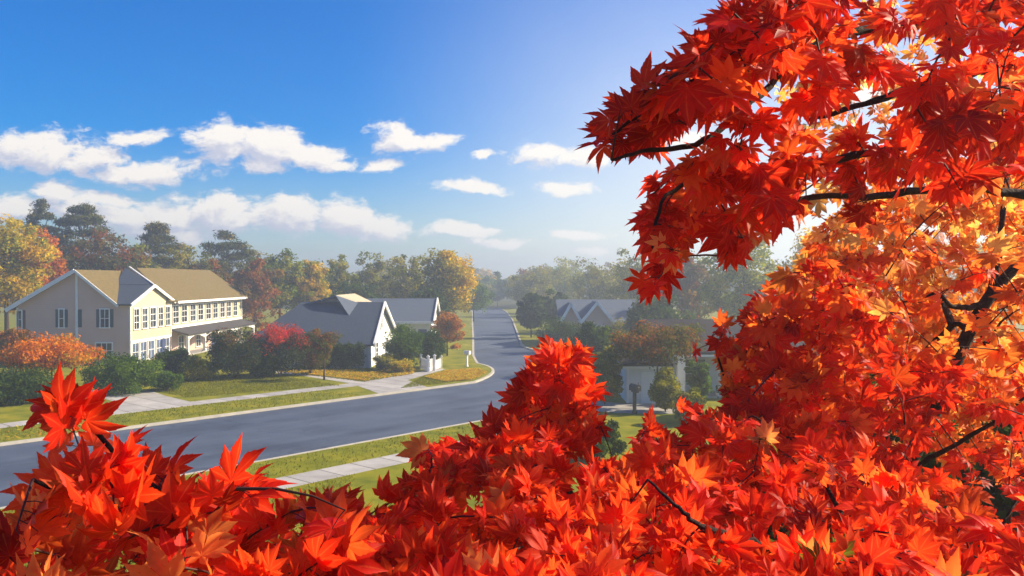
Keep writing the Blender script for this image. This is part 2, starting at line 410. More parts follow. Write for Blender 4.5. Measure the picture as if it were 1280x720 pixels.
OLIVE = [((.20, .19, .014), 4), ((.28, .24, .018), 3), ((.11, .13, .012), 3)]
DARKG = [((.040, .070, .012), 5), ((.065, .10, .014), 3), ((.028, .05, .010), 3)]
PINE = [((.055, .070, .010), 5), ((.10, .10, .014), 3), ((.20, .15, .02), 1.6)]
YELLOW = [((0.567, 0.372, 0.009), 5), ((0.405, 0.322, 0.014), 3), ((0.213, 0.230, 0.016), 2)]
YGREEN = [((0.213, 0.230, 0.016), 4), ((0.351, 0.301, 0.014), 3), ((0.113, 0.162, 0.017), 3)]
ORANGE = [((0.567, 0.157, 0.007), 5), ((0.600, 0.244, 0.009), 3), ((0.378, 0.104, 0.007), 2), ((0.270, 0.204, 0.015), 1)]
RUST = [((.24, .095, .025), 4), ((.30, .11, .025), 3), ((.17, .11, .02), 3)]
RUSTG = [((0.149, 0.092, 0.018), 4), ((0.093, 0.101, 0.019), 4), ((0.243, 0.081, 0.016), 2)]
RED = [((0.459, 0.022, 0.022), 4), ((0.338, 0.014, 0.024), 3), ((0.078, 0.095, 0.020), 2)]
GREEN = [((0.072, 0.128, 0.014), 4), ((0.111, 0.176, 0.017), 3), ((0.041, 0.081, 0.013), 3)]
seed_n = [11]
def tree(name, x, y, h, w, palette, label, cat='tree', group=None, crown0=.25, clumps=90, per=75, leaf=.2, kind='round',
         trunk=None, colour_fn=None, z0=GZ, mat=None, fl=.75, radf=1.0):
    seed_n[0] += 1; rng = np.random.default_rng(seed_n[0])
    root = thing(name, (x, y, z0), label, cat, group)
    zc0 = h * crown0; rz = (h - zc0) / 2; rx = w / 2
    d = fib_dirs(rng, clumps); lob = lobed(rng, d)
    if kind == 'pine':
        t = rng.random(clumps) ** .8
        lay = np.round(t * 8) / 8 + rng.normal(0, .025, clumps)
        prof = np.interp(lay, [0, .25, .55, .85, 1], [.75, 1.0, .82, .55, .18])
        a = rng.uniform(0, 6.28, clumps); rr = rx * prof * rng.uniform(.25, 1, clumps) ** .6 * (1 + .25 * np.sin(a * 2 + rng.uniform(0, 6)))
        cent = np.stack([rr * np.cos(a), rr * np.sin(a), zc0 + lay * (h - zc0) * .95 + .1 * rr], 1)
        rad = np.full(clumps, rx * .26) * rng.uniform(.7, 1.3, clumps); fl = .42
    else:
        r = rng.random(clumps) ** .42
        e = d * (r * lob)[:, None]
        sq = np.where(e[:, 2] < 0, .85, 1.0)
        cent = np.stack([e[:, 0] * rx * .86, e[:, 1] * rx * .86, zc0 + rz + e[:, 2] * rz * .86 * sq], 1)
        rad = np.full(clumps, rx * .25 * radf) * rng.uniform(.65, 1.35, clumps)
    cent[:, 2] = np.maximum(cent[:, 2], .12 * h if kind != 'bush' else .1)
    # trunk and limbs
    tr = trunk or max(.05, h * .018)
    b = MB(); n = 7; sway = rng.normal(0, .012 * h, (n, 2))
    pts = [(sway[i, 0] * i / n, sway[i, 1] * i / n, h * .82 * i / (n - 1)) for i in range(n)]
    o0 = Vector((x, y, z0))
    if kind != 'bush':
        b.tube([Vector(p) + o0 for p in pts], [tr * (1.25 if i == 0 else 1) * (1 - .82 * i / (n - 1)) for i in range(n)], 8)
    sel = rng.choice(clumps, min(clumps, 26 if kind != 'bush' else 9), replace=False)
    for k in sel:
        c = Vector(cent[k]); q = Vector(pts[0]) if kind == 'bush' else None
        if q is None:
            zz = max(h * .15, min(c.z - .25 * math.hypot(c.x, c.y), h * .75)); i = min(n - 2, int(zz / (h * .82) * (n - 1)))
            fr = zz / (h * .82) * (n - 1) - i; q = Vector(pts[i]).lerp(Vector(pts[i + 1]), fr)
        mid = q.lerp(c, .5) + Vector((0, 0, -.03 * h if kind != 'bush' else 0))
        b.tube([q + o0, mid + o0, c + o0], [tr * .38, tr * .24, tr * .08], 5, cap=False)
    b.build('trunk' if kind != 'bush' else 'stems', M['bark'], root, smooth=True)
    v, c = leaf_cloud(rng, cent, rad, per, leaf, palette, flat=fl, colour_fn=colour_fn, pine=(kind == 'pine'))
    v[:, 2] = np.maximum(v[:, 2], .03)
    nq = len(v) // 4
    np_mesh('crown' if kind != 'bush' else 'foliage', v + np.array([x, y, z0]), np.arange(4 * nq), np.full(nq, 4),
            mat or (M['needle'] if kind == 'pine' else M['leaf']), root, tint=c)
    return root
def tree_px(name, px, top, D, wpx, palette, label, **k):
    if name == 'deciduous_tree': top -= 6
    x = (px - 640) / F * D; h = CH + (HZ - top) / F * D - GZ
    return tree(name, x, D, h, wpx / F * D, palette, label, **k)
def bush_px(px, base, top, wpx, palette, label, name='shrub', **k):
    D = F * (CH - GZ) / (base - HZ); x = (px - 640) / F * D
    h = (base - top) / F * D
    k.setdefault('clumps', 85); k.setdefault('per', 170); k.setdefault('leaf', .08); k.setdefault('radf', 1.45)
    return tree(name, x, D, h, wpx / F * D, palette, label, cat='shrub', kind='bush', crown0=.0, trunk=.05, **k)
def top_red(c, q, rng): return 0 if c[2] > 3.0 + rng.normal(0, .35) else 3
GL = 'trees behind the houses'
# behind the tan house
tree_px('deciduous_tree', 8, 262, 92, 110, YELLOW, 'yellow-green tree at the left edge behind the tan house', group=GL, crown0=.12, leaf=.2, clumps=130, per=90)
tree_px('deciduous_tree', 52, 284, 97, 74, ORANGE, 'orange-leaved tree between the yellow tree and the dark pines', group=GL, crown0=.15, clumps=100)
tree_px('pine_tree', 52, 250, 118, 60, PINE, 'dark pine showing its top above the orange tree', group=GL, kind='pine', crown0=.2, clumps=120, per=110, leaf=.28)
tree_px('pine_tree', 102, 255, 115, 92, PINE, 'tallest broad dark pine behind the tan gable', group=GL, kind='pine', crown0=.15, clumps=150, per=120, leaf=.28)
tree_px('deciduous_tree', 140, 288, 107, 90, RUSTG, 'olive and rust tree in front of the tallest pine', group=GL, crown0=.15, clumps=110)
tree_px('pine_tree', 198, 281, 117, 84, PINE, 'round-topped pine directly above the tan roof ridge', group=GL, kind='pine', crown0=.15, clumps=130, per=110, leaf=.28)
tree_px('deciduous_tree', 88, 292, 106, 80, RUSTG, 'rust and olive tree below the crowns of the two left pines', group=GL, crown0=.1, clumps=110)
tree_px('deciduous_tree', 168, 306, 111, 70, YGREEN, 'yellow-green tree between the tallest pine and the roof-top pine', group=GL, crown0=.1, clumps=100)
tree_px('deciduous_tree', 318, 306, 121, 74, OLIVE, 'olive tree behind the rusty brown one', group=GL, crown0=.1, clumps=100)
tree_px('deciduous_tree', 237, 306, 112, 78, OLIVE, 'olive green tree between the two pines over the roof', group=GL, crown0=.15)
tree_px('pine_tree', 283, 290, 119, 84, PINE, 'dark pine behind the far end of the brown roof', group=GL, kind='pine', crown0=.12, clumps=130, per=110, leaf=.28)
tree_px('deciduous_tree', 262, 322, 109, 66, RUSTG, 'rusty tree hugging the far end of the brown roof', group=GL, crown0=.1)
tree_px('deciduous_tree', 318, 322, 106, 66, RUST, 'rusty brown tree right of the tan house', group=GL, crown0=.08, clumps=110)
tree_px('deciduous_tree', 350, 312, 113, 72, YGREEN, 'olive yellow tree behind the rusty brown tree', group=GL, crown0=.15, clumps=110)
tree_px('deciduous_tree', 390, 321, 115, 50, YELLOW, 'small yellow tree above the left end of the grey roof', group=GL, crown0=.15)
tree_px('deciduous_tree', 424, 324, 122, 54, YGREEN, 'pale green tree above the grey roof', group=GL, crown0=.12)
tree_px('deciduous_tree', 464, 324, 124, 58, OLIVE, 'olive green tree over the pale dormer of the grey roof', group=GL, crown0=.12)
tree_px('deciduous_tree', 508, 318, 121, 60, OLIVE, 'round green tree left of the big golden tree', group=GL, crown0=.12)
tree_px('deciduous_tree', 560, 313, 108, 88, [YELLOW[0], YELLOW[1], OLIVE[0], OLIVE[1]], 'big rounded tree with sunlit gold painted into its street side', group=GL,
        crown0=.1, clumps=150, per=90, colour_fn=lambda c, q, rng: (rng.integers(0, 2) if c[0] + .55 * (c[2] - 7) + rng.normal(0, .9) > .4 else rng.integers(2, 4)))  # street side and top coloured gold to paint in the sunlight
tree_px('deciduous_tree', 448, 352, 104, 80, DARKG, 'dark low tree behind the left end of the grey roof', group=GL, crown0=.05)
tree_px('deciduous_tree', 535, 362, 100, 60, DARKG, 'dark low tree under the big golden tree', group=GL, crown0=.05)
tree_px('deciduous_tree', 592, 352, 150, 60, GREEN, 'hazy green tree on the left of the far street', group=GL, crown0=.06)
tree_px('deciduous_tree', 568, 340, 170, 50, OLIVE, 'hazy tree beside the far street behind the golden one', group=GL, crown0=.06)
tree_px('deciduous_tree', 480, 336, 150, 80, OLIVE, 'pale green tree in the second row behind the grey roof', group=GL, crown0=.06)
tree_px('deciduous_tree', 390, 334, 140, 90, DARKG, 'dark tree in the second row behind the yellow ones', group=GL, crown0=.06)
for px, top, D, w, pal, lab in [(598, 352, 232, 40, OLIVE, 'hazy olive tree at the left of the wooded end of the street'), (622, 347, 240, 44, GREEN, 'hazy green tree straight behind the end of the street'), (648, 350, 236, 44, YGREEN, 'hazy yellowish tree at the right of the wooded end of the street')]:
    tree_px('deciduous_tree', px, top, D, w, pal, lab, group='trees at the end of the street', crown0=.03, clumps=70, per=70, leaf=.34)
GR = 'hazy trees right of the street'
for px, top, D, w, pal, lab in [
    (668, 340, 170, 60, OLIVE, 'hazy olive tree nearest the right of the far street'),
    (705, 330, 185, 70, YGREEN, 'hazy yellow-topped tree behind the white gable house'),
    (752, 326, 150, 80, OLIVE, 'tall hazy tree behind the pale grey roof'),
    (664, 375, 108, 40, DARKG, 'low dark tree at the right corner of the side street'),
    (694, 372, 116, 40, DARKG, 'low hazy tree left of the white gable house'),
    (800, 322, 125, 90, OLIVE, 'big green tree under the hanging maple leaves'),
    (865, 316, 105, 90, RUSTG, 'rusty green tree above the white porch columns'),
    (820, 372, 80, 90, DARKG, 'dark spreading tree behind the near dark roof'),
    (930, 300, 95, 110, YGREEN, 'yellow-green tree behind the right maple'),
    (1030, 290, 100, 120, YELLOW, 'golden tree far behind the right maple'),
    (1140, 286, 100, 120, ORANGE, 'orange tree far behind the right maple'),
    (1250, 280, 100, 130, YELLOW, 'golden tree at the right edge behind the maples')]:
    tree_px('deciduous_tree', px, top, D, w, pal, lab, group=GR, crown0=.08, clumps=110, per=85, leaf=.22)

# front yard trees
tree_px('small_tree', 822, 402, 48.6, 120, RUSTG, 'spreading brownish tree over the dark roof by the mailbox', crown0=.48, clumps=110, per=110, leaf=.1)
tree_px('small_tree', 742, 398, 66, 64, DARKG, 'dark small tree by the side street behind the maple tip', crown0=.12, clumps=80, per=90, leaf=.11)
tree_px('small_tree', 64, 416, 54.5, 128, ORANGE, 'low spreading orange tree in front of the tan gable wall', clumps=120, per=110, leaf=.09, crown0=.3, fl=.6)
tree_px('small_tree', 12, 405, 66, 60, RUST, 'reddish brown small tree at the left edge by the house', clumps=80, per=80, leaf=.1, crown0=.1)
tree_px('small_tree', 559, 386, 82, 44, [((.42, .17, .02), 5), ((.35, .14, .02), 3), ((.25, .16, .03), 2)], 'narrow orange tree at the street corner', clumps=90, per=90, leaf=.1, crown0=.1)
tree_px('young_tree', 405, 412, 62, 44, RUSTG, 'young thin-trunked tree beside the garden path', clumps=60, per=60, leaf=.08, crown0=.45, trunk=.07)
GB = 'shrubs in the front yards'
for px, base, top, w, pal, lab, kw in [
    (150, 492, 446, 88, GREEN, 'large rounded green bush beside the driveway', {}),
    (20, 504, 462, 96, DARKG, 'dark wide hedge under the orange tree', dict(leaf=.08)),
    (215, 473, 436, 48, DARKG, 'dark round bush against the glazed front', {}),
    (207, 488, 464, 40, GREEN, 'small low green bush right of the large one', dict(clumps=50)),
    (246, 476, 450, 44, OLIVE, 'olive bush in front of the porch', {}),
    (293, 473, 413, 66, [((.13, .07, .02), 2), ((.035, .055, .016), 5), ((.055, .07, .018), 3)], 'big dark dome bush hiding the porch end', dict(clumps=100)),
    (350, 470, 403, 68, [((.52, .03, .05), 3), ((.42, .06, .03), 2), ((.05, .06, .02), 2), ((.045, .065, .02), 5)], 'tall bush topped with crimson leaves', dict(clumps=110, colour_fn=lambda c, q, rng: (rng.integers(0, 2) if c[2] > 2.5 + rng.normal(0, .4) else rng.integers(2, 4)))),
    (388, 468, 413, 40, RUSTG, 'brownish bush behind the young tree', {}),
    (328, 472, 438, 40, DARKG, 'dark low bush below the crimson-topped one', {}),
    (335, 471, 446, 26, [((.25, .11, .03), 3), ((.13, .08, .03), 3)], 'straw brown shrub at the head of the path', dict(clumps=30)),
    (505, 461, 403, 50, GREEN, 'tall green bush against the white gable end', dict(clumps=90)),
    (537, 459, 412, 40, DARKG, 'dark green bush beside the narrow orange tree', {}),
    (502, 466, 451, 34, YELLOW, 'small golden shrub at the lawn edge', dict(clumps=40)),
    (482, 464, 440, 26, OLIVE, 'thin olive shrub by the white corner post', dict(clumps=30)),
    (756, 506, 438, 46, OLIVE, 'olive bush left of the white garage wall', {}),
    (832, 515, 462, 44, OLIVE, 'olive bush between garage wall and porch', {}),
    (874, 505, 446, 30, GREEN, 'green bush between the two white columns', {}),
    (925, 520, 440, 50, DARKG, 'dark bush right of the porch columns', {}),
    (862, 530, 488, 40, OLIVE, 'low bush below the porch', {}),
    (745, 575, 528, 60, DARKG, 'dark green bush on the near lawn behind the maple', {}),
    (700, 440, 400, 60, DARKG, 'hazy dark bush across the side street', {}),
    (765, 450, 405, 60, OLIVE, 'hazy olive bush before the white gable house', {}),
    ]:
    bush_px(px, base, top, w, pal, lab, group=GB, **kw)
# clipped hedge in front of the grey-roofed house
def hedge():
    rng = np.random.default_rng(3)
    root = thing('hedge', (-14.4, 69.3, GZ), 'clipped dark hedge along the front of the grey-roofed house', 'hedge')
    k = 150
    cent = np.stack([rng.uniform(-17.4, -12.3, k), rng.uniform(68.9, 69.8, k), GZ + rng.uniform(.2, 2.0, k)], 1)
    v, c = leaf_cloud(rng, cent, np.full(k, .38), 90, .09, DARKG, flat=1)
    n = len(v) // 4
    np_mesh('foliage', v, np.arange(4 * n), np.full(n, 4), M['leaf'], root, tint=c)
    b = MB()
    for i in range(9): b.tube([(-17.2 + i * .6, 69.3, GZ), (-17.1 + i * .6, 69.35, GZ + 1.6)], [.03, .015], 5)
    b.build('stems', M['bark'], root)
hedge()
# far woods, one mass
def woods():
    rng = np.random.default_rng(8); cs, rs, ts = [], [], []
    b = MB(); V, T = [], []
    for k in range(150):
        y = rng.uniform(215, 400); px = rng.uniform(-150, 1400); x = (px - 640) / F * y
        if -16 < x < 4 and y < 236: continue
        h = rng.uniform(9, 14.5); w = rng.uniform(7, 11)
        n = 34; d = fib_dirs(rng, n); r = rng.random(n) ** .4
        cent = np.stack([x + d[:, 0] * r * w * .42, y + d[:, 1] * r * w * .42, h * .52 + d[:, 2] * r * h * .4], 1)
        pal = [OLIVE, GREEN, YGREEN, RUSTG, YELLOW][rng.choice(5, p=[.35, .2, .25, .12, .08])]
        v, c = leaf_cloud(rng, cent, np.full(n, w * .17), 60, .38, pal); V.append(v); T.append(c)
        b.tube([(x, y, 0), (x, y, h * .8)], [.22, .08], 5)
    v = np.concatenate(V); c = np.concatenate(T); n = len(v) // 4
    o = np_mesh('woods', v, np.arange(4 * n), np.full(n, 4), M['leaf'], tint=c)
    tag(o, 'hazy far woodland closing the end of the street', 'woods', kind='stuff')
    w = b.build('trunk', M['bark'], o); 
woods()

# ------------------------------------------------------------------ houses
def window(parent, o, r, n, w, h, nx=2, ny=3, frame='white', glass='glass', fw=.09, name='window'):
    """window centred at o on a wall with right vector r and outward normal n"""
    b = MB(); z0, z1 = -h / 2, h / 2
    b.obox(o, r, n, -w / 2 - fw, w / 2 + fw, z1, z1 + fw * 1.3, .004, .09)
    b.obox(o, r, n, -w / 2 - fw * 1.3, w / 2 + fw * 1.3, z0 - fw, z0, .004, .12)
    b.obox(o, r, n, -w / 2 - fw, -w / 2, z0, z1, .004, .08); b.obox(o, r, n, w / 2, w / 2 + fw, z0, z1, .004, .08)
    for i in range(1, nx): a = -w / 2 + w * i / nx; b.obox(o, r, n, a - .025, a + .025, z0, z1, .006, .05)
    for i in range(1, ny): a = z0 + h * i / ny; b.obox(o, r, n, -w / 2, w / 2, a - .025, a + .025, .006, .046)
    f = b.build(name, M[frame], parent)
    MB().obox(o, r, n, -w / 2, w / 2, z0, z1, .003, .022).build('pane', M[glass], f)
    return f
def shutter(parent, o, r, n, w, h, mat='shutter'):
    b = MB(); b.obox(o, r, n, -w / 2, w / 2, -h / 2, h / 2, .004, .035)
    b.obox(o, r, n, -w / 2, w / 2, h / 2 - .08, h / 2, .035, .05); b.obox(o, r, n, -w / 2, w / 2, -h / 2, -h / 2 + .08, .035, .05)
    return b.build('shutter', M[mat], parent)
XR, YF = ((0, 1, 0), (1, 0, 0)), ((1, 0, 0), (0, -1, 0))   # wall facing +x (right vector +y), wall facing -y

def house_tan():
    h = thing('house', (-38, 87, GZ), 'large tan two-storey house with front tinted sunlit cream and brown roof', 'house')
    z = GZ
    b = MB()
    b.prism([(-43, 0), (-34.4, 0), (-34.4, 5.45), (-37.8, 8.2), (-43, 5.2)], 'y', 73, 80.5)
    b.prism([(-43, 0), (-33.3, 0), (-33.3, 5.5), (-37.2, 5.6), (-43, 5.4)], 'y', 80.6, 103)
    b.prism([(80.9, 5.45), (103, 5.45), (102.9, 8.35), (84, 8.35)], 'x', -37.4, -37.0)
    b.prism([(-42.6, 5.35), (-33.5, 5.35), (-37.2, 8.4)], 'y', 102.6, 102.98)
    b.box(-34.4, -33.2, 72.95, 81.5, 0, 5.45)
    b.build('wall', M['siding'], h)
    # front panels, sunlight on the siding put into their cream colour
    f = MB()
    f.prism([(72.95, 2.15), (81.6, 2.15), (81.6, 5.45), (77.25, 6.85), (72.95, 5.45)], 'x', -33.198, -33.14)
    f.box(-33.3, -33.24, 81.62, 103.02, 2.75, 5.5)
    f.build('front_wall', M['cream'], h)
    # roofs
    r = MB()
    r.slab([(-37.8, 72.55, 8.4), (-37.8, 84, 8.4), (-43.7, 84, 5.0), (-43.7, 72.55, 5.0)], .16)
    r.slab([(-37.8, 72.55, 8.4), (-37.8, 82, 8.4), (-34.0, 82, 5.35), (-34.0, 72.55, 5.35)], .16)
    r.build('roof', M['shingle'], h)
    r = MB()
    r.slab([(-37.2, 83.2, 8.72), (-37.2, 103.5, 8.72), (-32.7, 103.5, 5.48), (-32.7, 80.4, 5.48)], .16)
    r.slab([(-37.2, 83.2, 8.72), (-37.2, 103.5, 8.72), (-43.6, 103.5, 5.2), (-43.6, 80.4, 5.2)], .16)
    r.slab([(-37.2, 83.2, 8.71), (-32.7, 80.4, 5.47), (-43.6, 80.4, 5.19)], .16)
    r.build('roof', M['shingle'], h)
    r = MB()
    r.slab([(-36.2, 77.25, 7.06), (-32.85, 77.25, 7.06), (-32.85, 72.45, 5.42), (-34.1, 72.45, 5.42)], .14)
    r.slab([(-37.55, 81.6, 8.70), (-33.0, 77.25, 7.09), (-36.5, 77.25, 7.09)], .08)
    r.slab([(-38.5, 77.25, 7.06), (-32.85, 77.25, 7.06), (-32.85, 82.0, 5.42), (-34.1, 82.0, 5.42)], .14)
    r.build('roof', M['slate'], h)  # wing and hip slopes of the brown roof, shade painted in as dark slate
    # white trim
    t = MB()
    t.bar((-43.75, 72.5, 4.86), (-37.78, 72.5, 8.31), .1, .34); t.bar((-37.82, 72.5, 8.31), (-34.0, 72.5, 5.22), .08, .22)
    t.box(-37.92, -37.72, 72.93, 72.99, 0, 8.0)
    t.bar((-32.84, 72.45, 5.34), (-32.84, 77.25, 6.98), .1, .26); t.bar((-32.84, 77.25, 6.98), (-32.84, 82.0, 5.34), .1, .26)
    t.bar((-37.3, 81.9, 8.78), (-33.0, 77.3, 7.12), .12, .12)
    t.box(-32.72, -32.6, 82.1, 103.5, 5.2, 5.44)                 # gutter
    t.box(-33.19, -33.08, 72.9, 81.66, 2.0, 2.2); t.box(-33.3, -33.1, 81.7, 103.1, 2.74, 2.95)
    t.box(-33.25, -33.1, 72.86, 73.06, 0, 5.4); t.box(-33.2, -33.09, 81.5, 81.66, 0, 5.35)
    t.box(-33.3, -33.12, 102.9, 103.08, 0, 5.4); t.box(-43.06, -42.9, 72.92, 73.1, 0, 5.1)
    t.build('trim', M['white'], h)
    # upper windows, wing and long front
    for y in (74.0, 75.7, 77.4, 79.1, 80.7):
        window(h, (-33.14, y, 4.05), *XR, .95 if y != 77.4 else 1.15, 1.75, 2, 3)
    y = 82.9
    for k in range(9):
        window(h, (-33.24, y, 4.1), *XR, 1.35, 1.65, 2, 3); y += 2.3 if k % 2 else 2.15
    # glazed ground floor of the wing
    for y in (73.9, 75.5, 77.1, 78.9, 80.5): window(h, (-33.2, y, 1.12), *XR, 1.2, 1.6, 2, 2, glass='blueglass', name='tall_window')
    d = MB().obox((-33.2, 79.75, 0), *XR, -.35, .35, .1, 1.95, .03, .09).build('door', M['door'], h)
    MB().obox((-33.2, 79.75, 0), *XR, .22, .28, .95, 1.1, .095, .14).build('handle', M['grey'], d)
    # gable wall windows and shutters
    W = lambda px: (px - 640) / F * 73
    zc = CH + (HZ - 398) / F * 73; hh = 1.55
    o = (W(77), 73, zc); window(h, o, *YF, .36, hh, 1, 2)
    for px in (72, 82): shutter(h, (W(px), 73, zc), *YF, .36, hh)
    shutter(h, (W(99.5), 73, zc), *YF, .36, hh)
    window(h, (W(131), 73, zc), *YF, .72, hh, 2, 2)
    for px in (123.2, 138.8): shutter(h, (W(px), 73, zc), *YF, .4, hh)
    window(h, (W(24.8), 73, zc - .1), *YF, .3, 1.5, 1, 2); shutter(h, (W(29.4), 73, zc - .1), *YF, .3, 1.6, 'redshutter')
    window(h, (W(130), 73, 1.35), *YF, 1.35, 1.3, 3, 2)
    # porch
    p = MB().slab([(-33.25, 81.7, 2.72), (-33.25, 103.4, 2.72), (-31.45, 103.4, 2.2), (-31.45, 81.7, 2.2)], .14).build('porch_roof', M['porchroof'], h)
    MB().box(-33.2, -31.5, 81.72, 103.2, GZ - .1, GZ + .1).build('porch_floor', M['concrete'], h)
    ys = [82.1, 86.6, 91.2, 96, 102.9]
    for y in ys:
        c = MB(); c.box(-31.82, -31.6, y - .13, y + .13, GZ + .1, 1.98); c.box(-31.87, -31.55, y - .18, y + .18, GZ + .1, GZ + .3); c.box(-31.87, -31.55, y - .18, y + .18, 1.72, 1.82)
        c.build('porch_column', M['white'], h)
    bm = MB(); bm.box(-31.8, -31.6, 81.8, 103.2, 1.985, 2.1)
    for a, e in zip(ys, ys[1:]):                                  # arched spandrels
        n = 8
        for i in range(n):
            u0, u1 = i / n, (i + 1) / n; q = lambda u: 1.98 - .38 * abs(2 * u - 1) ** 2.2
            y0, y1 = a + .14 + (e - a - .28) * u0, a + .14 + (e - a - .28) * u1
            bm.hexa([(-31.78, y0, q(u0)), (-31.64, y0, q(u0)), (-31.64, y1, q(u1)), (-31.78, y1, q(u1)), (-31.78, y0, 1.984), (-31.64, y0, 1.984), (-31.64, y1, 1.984), (-31.78, y1, 1.984)])
    bm.build('porch_beam', M['white'], h)
    for y in (84.4, 89, 98.5): window(h, (-33.3, y, 1.2), *XR, 1.3, 1.4, 2, 2)
    d = MB().obox((-33.3, 93.6, 0), *XR, -.5, .5, .2, 2.2, .004, .07).build('door', M['door'], h)
    MB().obox((-33.3, 93.6, 0), *XR, .36, .42, 1.1, 1.24, .072, .12).build('handle', M['grey'], d)
house_tan()

def house_grey():
    h = thing('house', (-15.5, 77, GZ), 'hazy white house with a big grey roof behind the hedge', 'house')
    b = MB()
    b.prism([(70.4, 0), (84, 0), (84, 2.3), (76, 5.35), (70.4, 2.3)], 'x', -13, -11.9); b.box(-22, -13.001, 70.4, 84, 0, 2.25)
    b.prism([(-21, 2.4), (-14.2, 2.4), (-14.2, 4.8), (-16.4, 5.9), (-21, 4.0)], 'y', 76.4, 84)
    b.build('wall', M['whitewall'], h)
    r = MB()
    r.slab([(-19, 76, 5.52), (-11.55, 76, 5.52), (-11.55, 69.9, 2.12), (-22.6, 69.9, 2.12)], .16)
    r.slab([(-19, 76, 5.52), (-11.55, 76, 5.52), (-11.55, 84.5, 2.15), (-22.6, 84.5, 2.15)], .16)
    r.slab([(-19, 76, 5.51), (-22.6, 69.9, 2.11), (-22.6, 84.5, 2.14)], .16)
    r.build('roof', M['slate'], h)
    r = MB()
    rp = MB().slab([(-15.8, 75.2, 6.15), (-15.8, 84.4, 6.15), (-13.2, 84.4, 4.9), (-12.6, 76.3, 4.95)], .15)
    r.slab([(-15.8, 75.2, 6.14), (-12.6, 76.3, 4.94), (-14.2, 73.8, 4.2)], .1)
    rp.build('roof', M['litroof'], h)
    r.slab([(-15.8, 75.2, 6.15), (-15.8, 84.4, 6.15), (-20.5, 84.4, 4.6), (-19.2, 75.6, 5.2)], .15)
    r.build('roof', M['slatelight'], h)
    t = MB()
    t.bar((-11.5, 69.85, 2.05), (-11.5, 76, 5.46), .12, .3); t.bar((-11.5, 76, 5.46), (-11.5, 84.5, 2.08), .12, .3)
    t.bar((-12.5, 76.25, 4.9), (-13.1, 84.4, 4.84), .12, .2)
    t.box(-12.06, -11.82, 70.3, 70.6, 0, 2.3); t.box(-11.9, -11.82, 83.8, 84.05, 0, 2.2)
    t.build('trim', M['white'], h)
    for y in (73.6, 79.5): window(h, (-11.9, y, 1.35), *XR, 1.1, 1.3)
    window(h, (-11.9, 76.3, 3.6), *XR, .8, .9, 2, 2)
    for x in (-20, -17, -14): window(h, (x, 70.4, 1.3), *YF, 1.2, 1.2)
house_grey()

def house_small():
    h = thing('house', (-11, 95, GZ), 'low hazy house with pale roof behind the narrow orange tree', 'house')
    MB().prism([(91, 0), (99, 0), (99, 3.0), (95, 5.2), (91, 3.0)], 'x', -16, -8.8).build('wall', M['whitewall'], h)
    r = MB(); r.slab([(-16.4, 95, 5.42), (-8.5, 95, 5.42), (-8.5, 90.4, 3.0), (-16.4, 90.4, 3.0)], .15)
    r.slab([(-16.4, 95, 5.42), (-8.5, 95, 5.42), (-8.5, 99.6, 3.0), (-16.4, 99.6, 3.0)], .15); r.build('roof', M['slatelight'], h)
    t = MB(); t.box(-16.4, -8.45, 90.25, 90.38, 2.78, 3.02); t.bar((-8.42, 90.3, 2.95), (-8.42, 95, 5.4), .12, .28); t.bar((-8.42, 95, 5.4), (-8.42, 99.6, 2.95), .12, .28)
    t.box(-8.96, -8.74, 90.92, 91.14, 0, 3.0); t.build('trim', M['white'], h)
    for x in (-14, -11): window(h, (x, 91, 1.6), *YF, 1.1, 1.2)
    window(h, (-8.8, 95, 1.6), *XR, 1.0, 1.2)
    d = MB().obox((-9.7, 91, 0), *YF, -.45, .45, .12, 2.15, .004, .06).build('door', M['door'], h)
    MB().obox((-9.7, 91, 0), *YF, .3, .36, 1.0, 1.15, .062, .11).build('handle', M['grey'], d)
house_small()

def house_gabled():
    h = thing('house', (10, 99, GZ), 'hazy bungalow with white pointed gables across the side street', 'house')
    b = MB(); b.prism([(95, 0), (104, 0), (104, 3.1), (99.5, 5.0), (95, 3.1)], 'x', 5.6, 15.5)
    b.prism([(8.0, 0), (11.0, 0), (11.0, 3.0), (9.5, 4.85), (8.0, 3.0)], 'y', 93.6, 98); b.prism([(5.8, 0), (7.4, 0), (7.4, 3.3), (6.6, 4.7), (5.8, 3.3)], 'y', 94.2, 98)
    b.build('wall', M['siding'], h)
    r = MB(); r.slab([(5.2, 99.5, 5.2), (16, 99.5, 5.2), (16, 94.4, 3.0), (5.2, 94.4, 3.0)], .15); r.slab([(5.2, 99.5, 5.2), (16, 99.5, 5.2), (16, 104.6, 3.0), (5.2, 104.6, 3.0)], .15)
    for xc, w, pk, ev, y in ((9.5, 1.9, 5.05, 2.75, 93.2), (6.6, 1.1, 4.9, 2.95, 93.8)):
        for s in (-1, 1): r.slab([(xc, y, pk), (xc, 98.6, pk), (xc + s * w, 98.6, ev), (xc + s * w, y, ev)], .12)
    r.build('roof', M['slatelight'], h)
    t = MB()
    for xc, w, pk, ev, y in ((9.5, 1.9, 5.0, 2.7, 93.15), (6.6, 1.1, 4.85, 2.9, 93.75)):
        for s in (-1, 1): t.bar((xc, y, pk), (xc + s * w, y, ev), .1, .3)
    t.box(5.2, 7.9, 94.25, 94.36, 2.8, 3.0); t.box(11.1, 16, 94.25, 94.36, 2.8, 3.0); t.build('trim', M['white'], h)
    window(h, (9.5, 93.6, 1.6), *YF, 1.4, 1.4, 3, 2); window(h, (13, 95, 1.7), *YF, 1.2, 1.2); window(h, (6.6, 94.2, 1.7), *YF, .7, 1.2, 1, 2)
    d = MB().obox((11.6, 95, 0), *YF, -.42, .42, .12, 2.1, .004, .06).build('door', M['redshutter'], h)
    MB().obox((11.6, 95, 0), *YF, .28, .34, 1.0, 1.15, .062, .11).build('handle', M['grey'], d)
house_gabled()

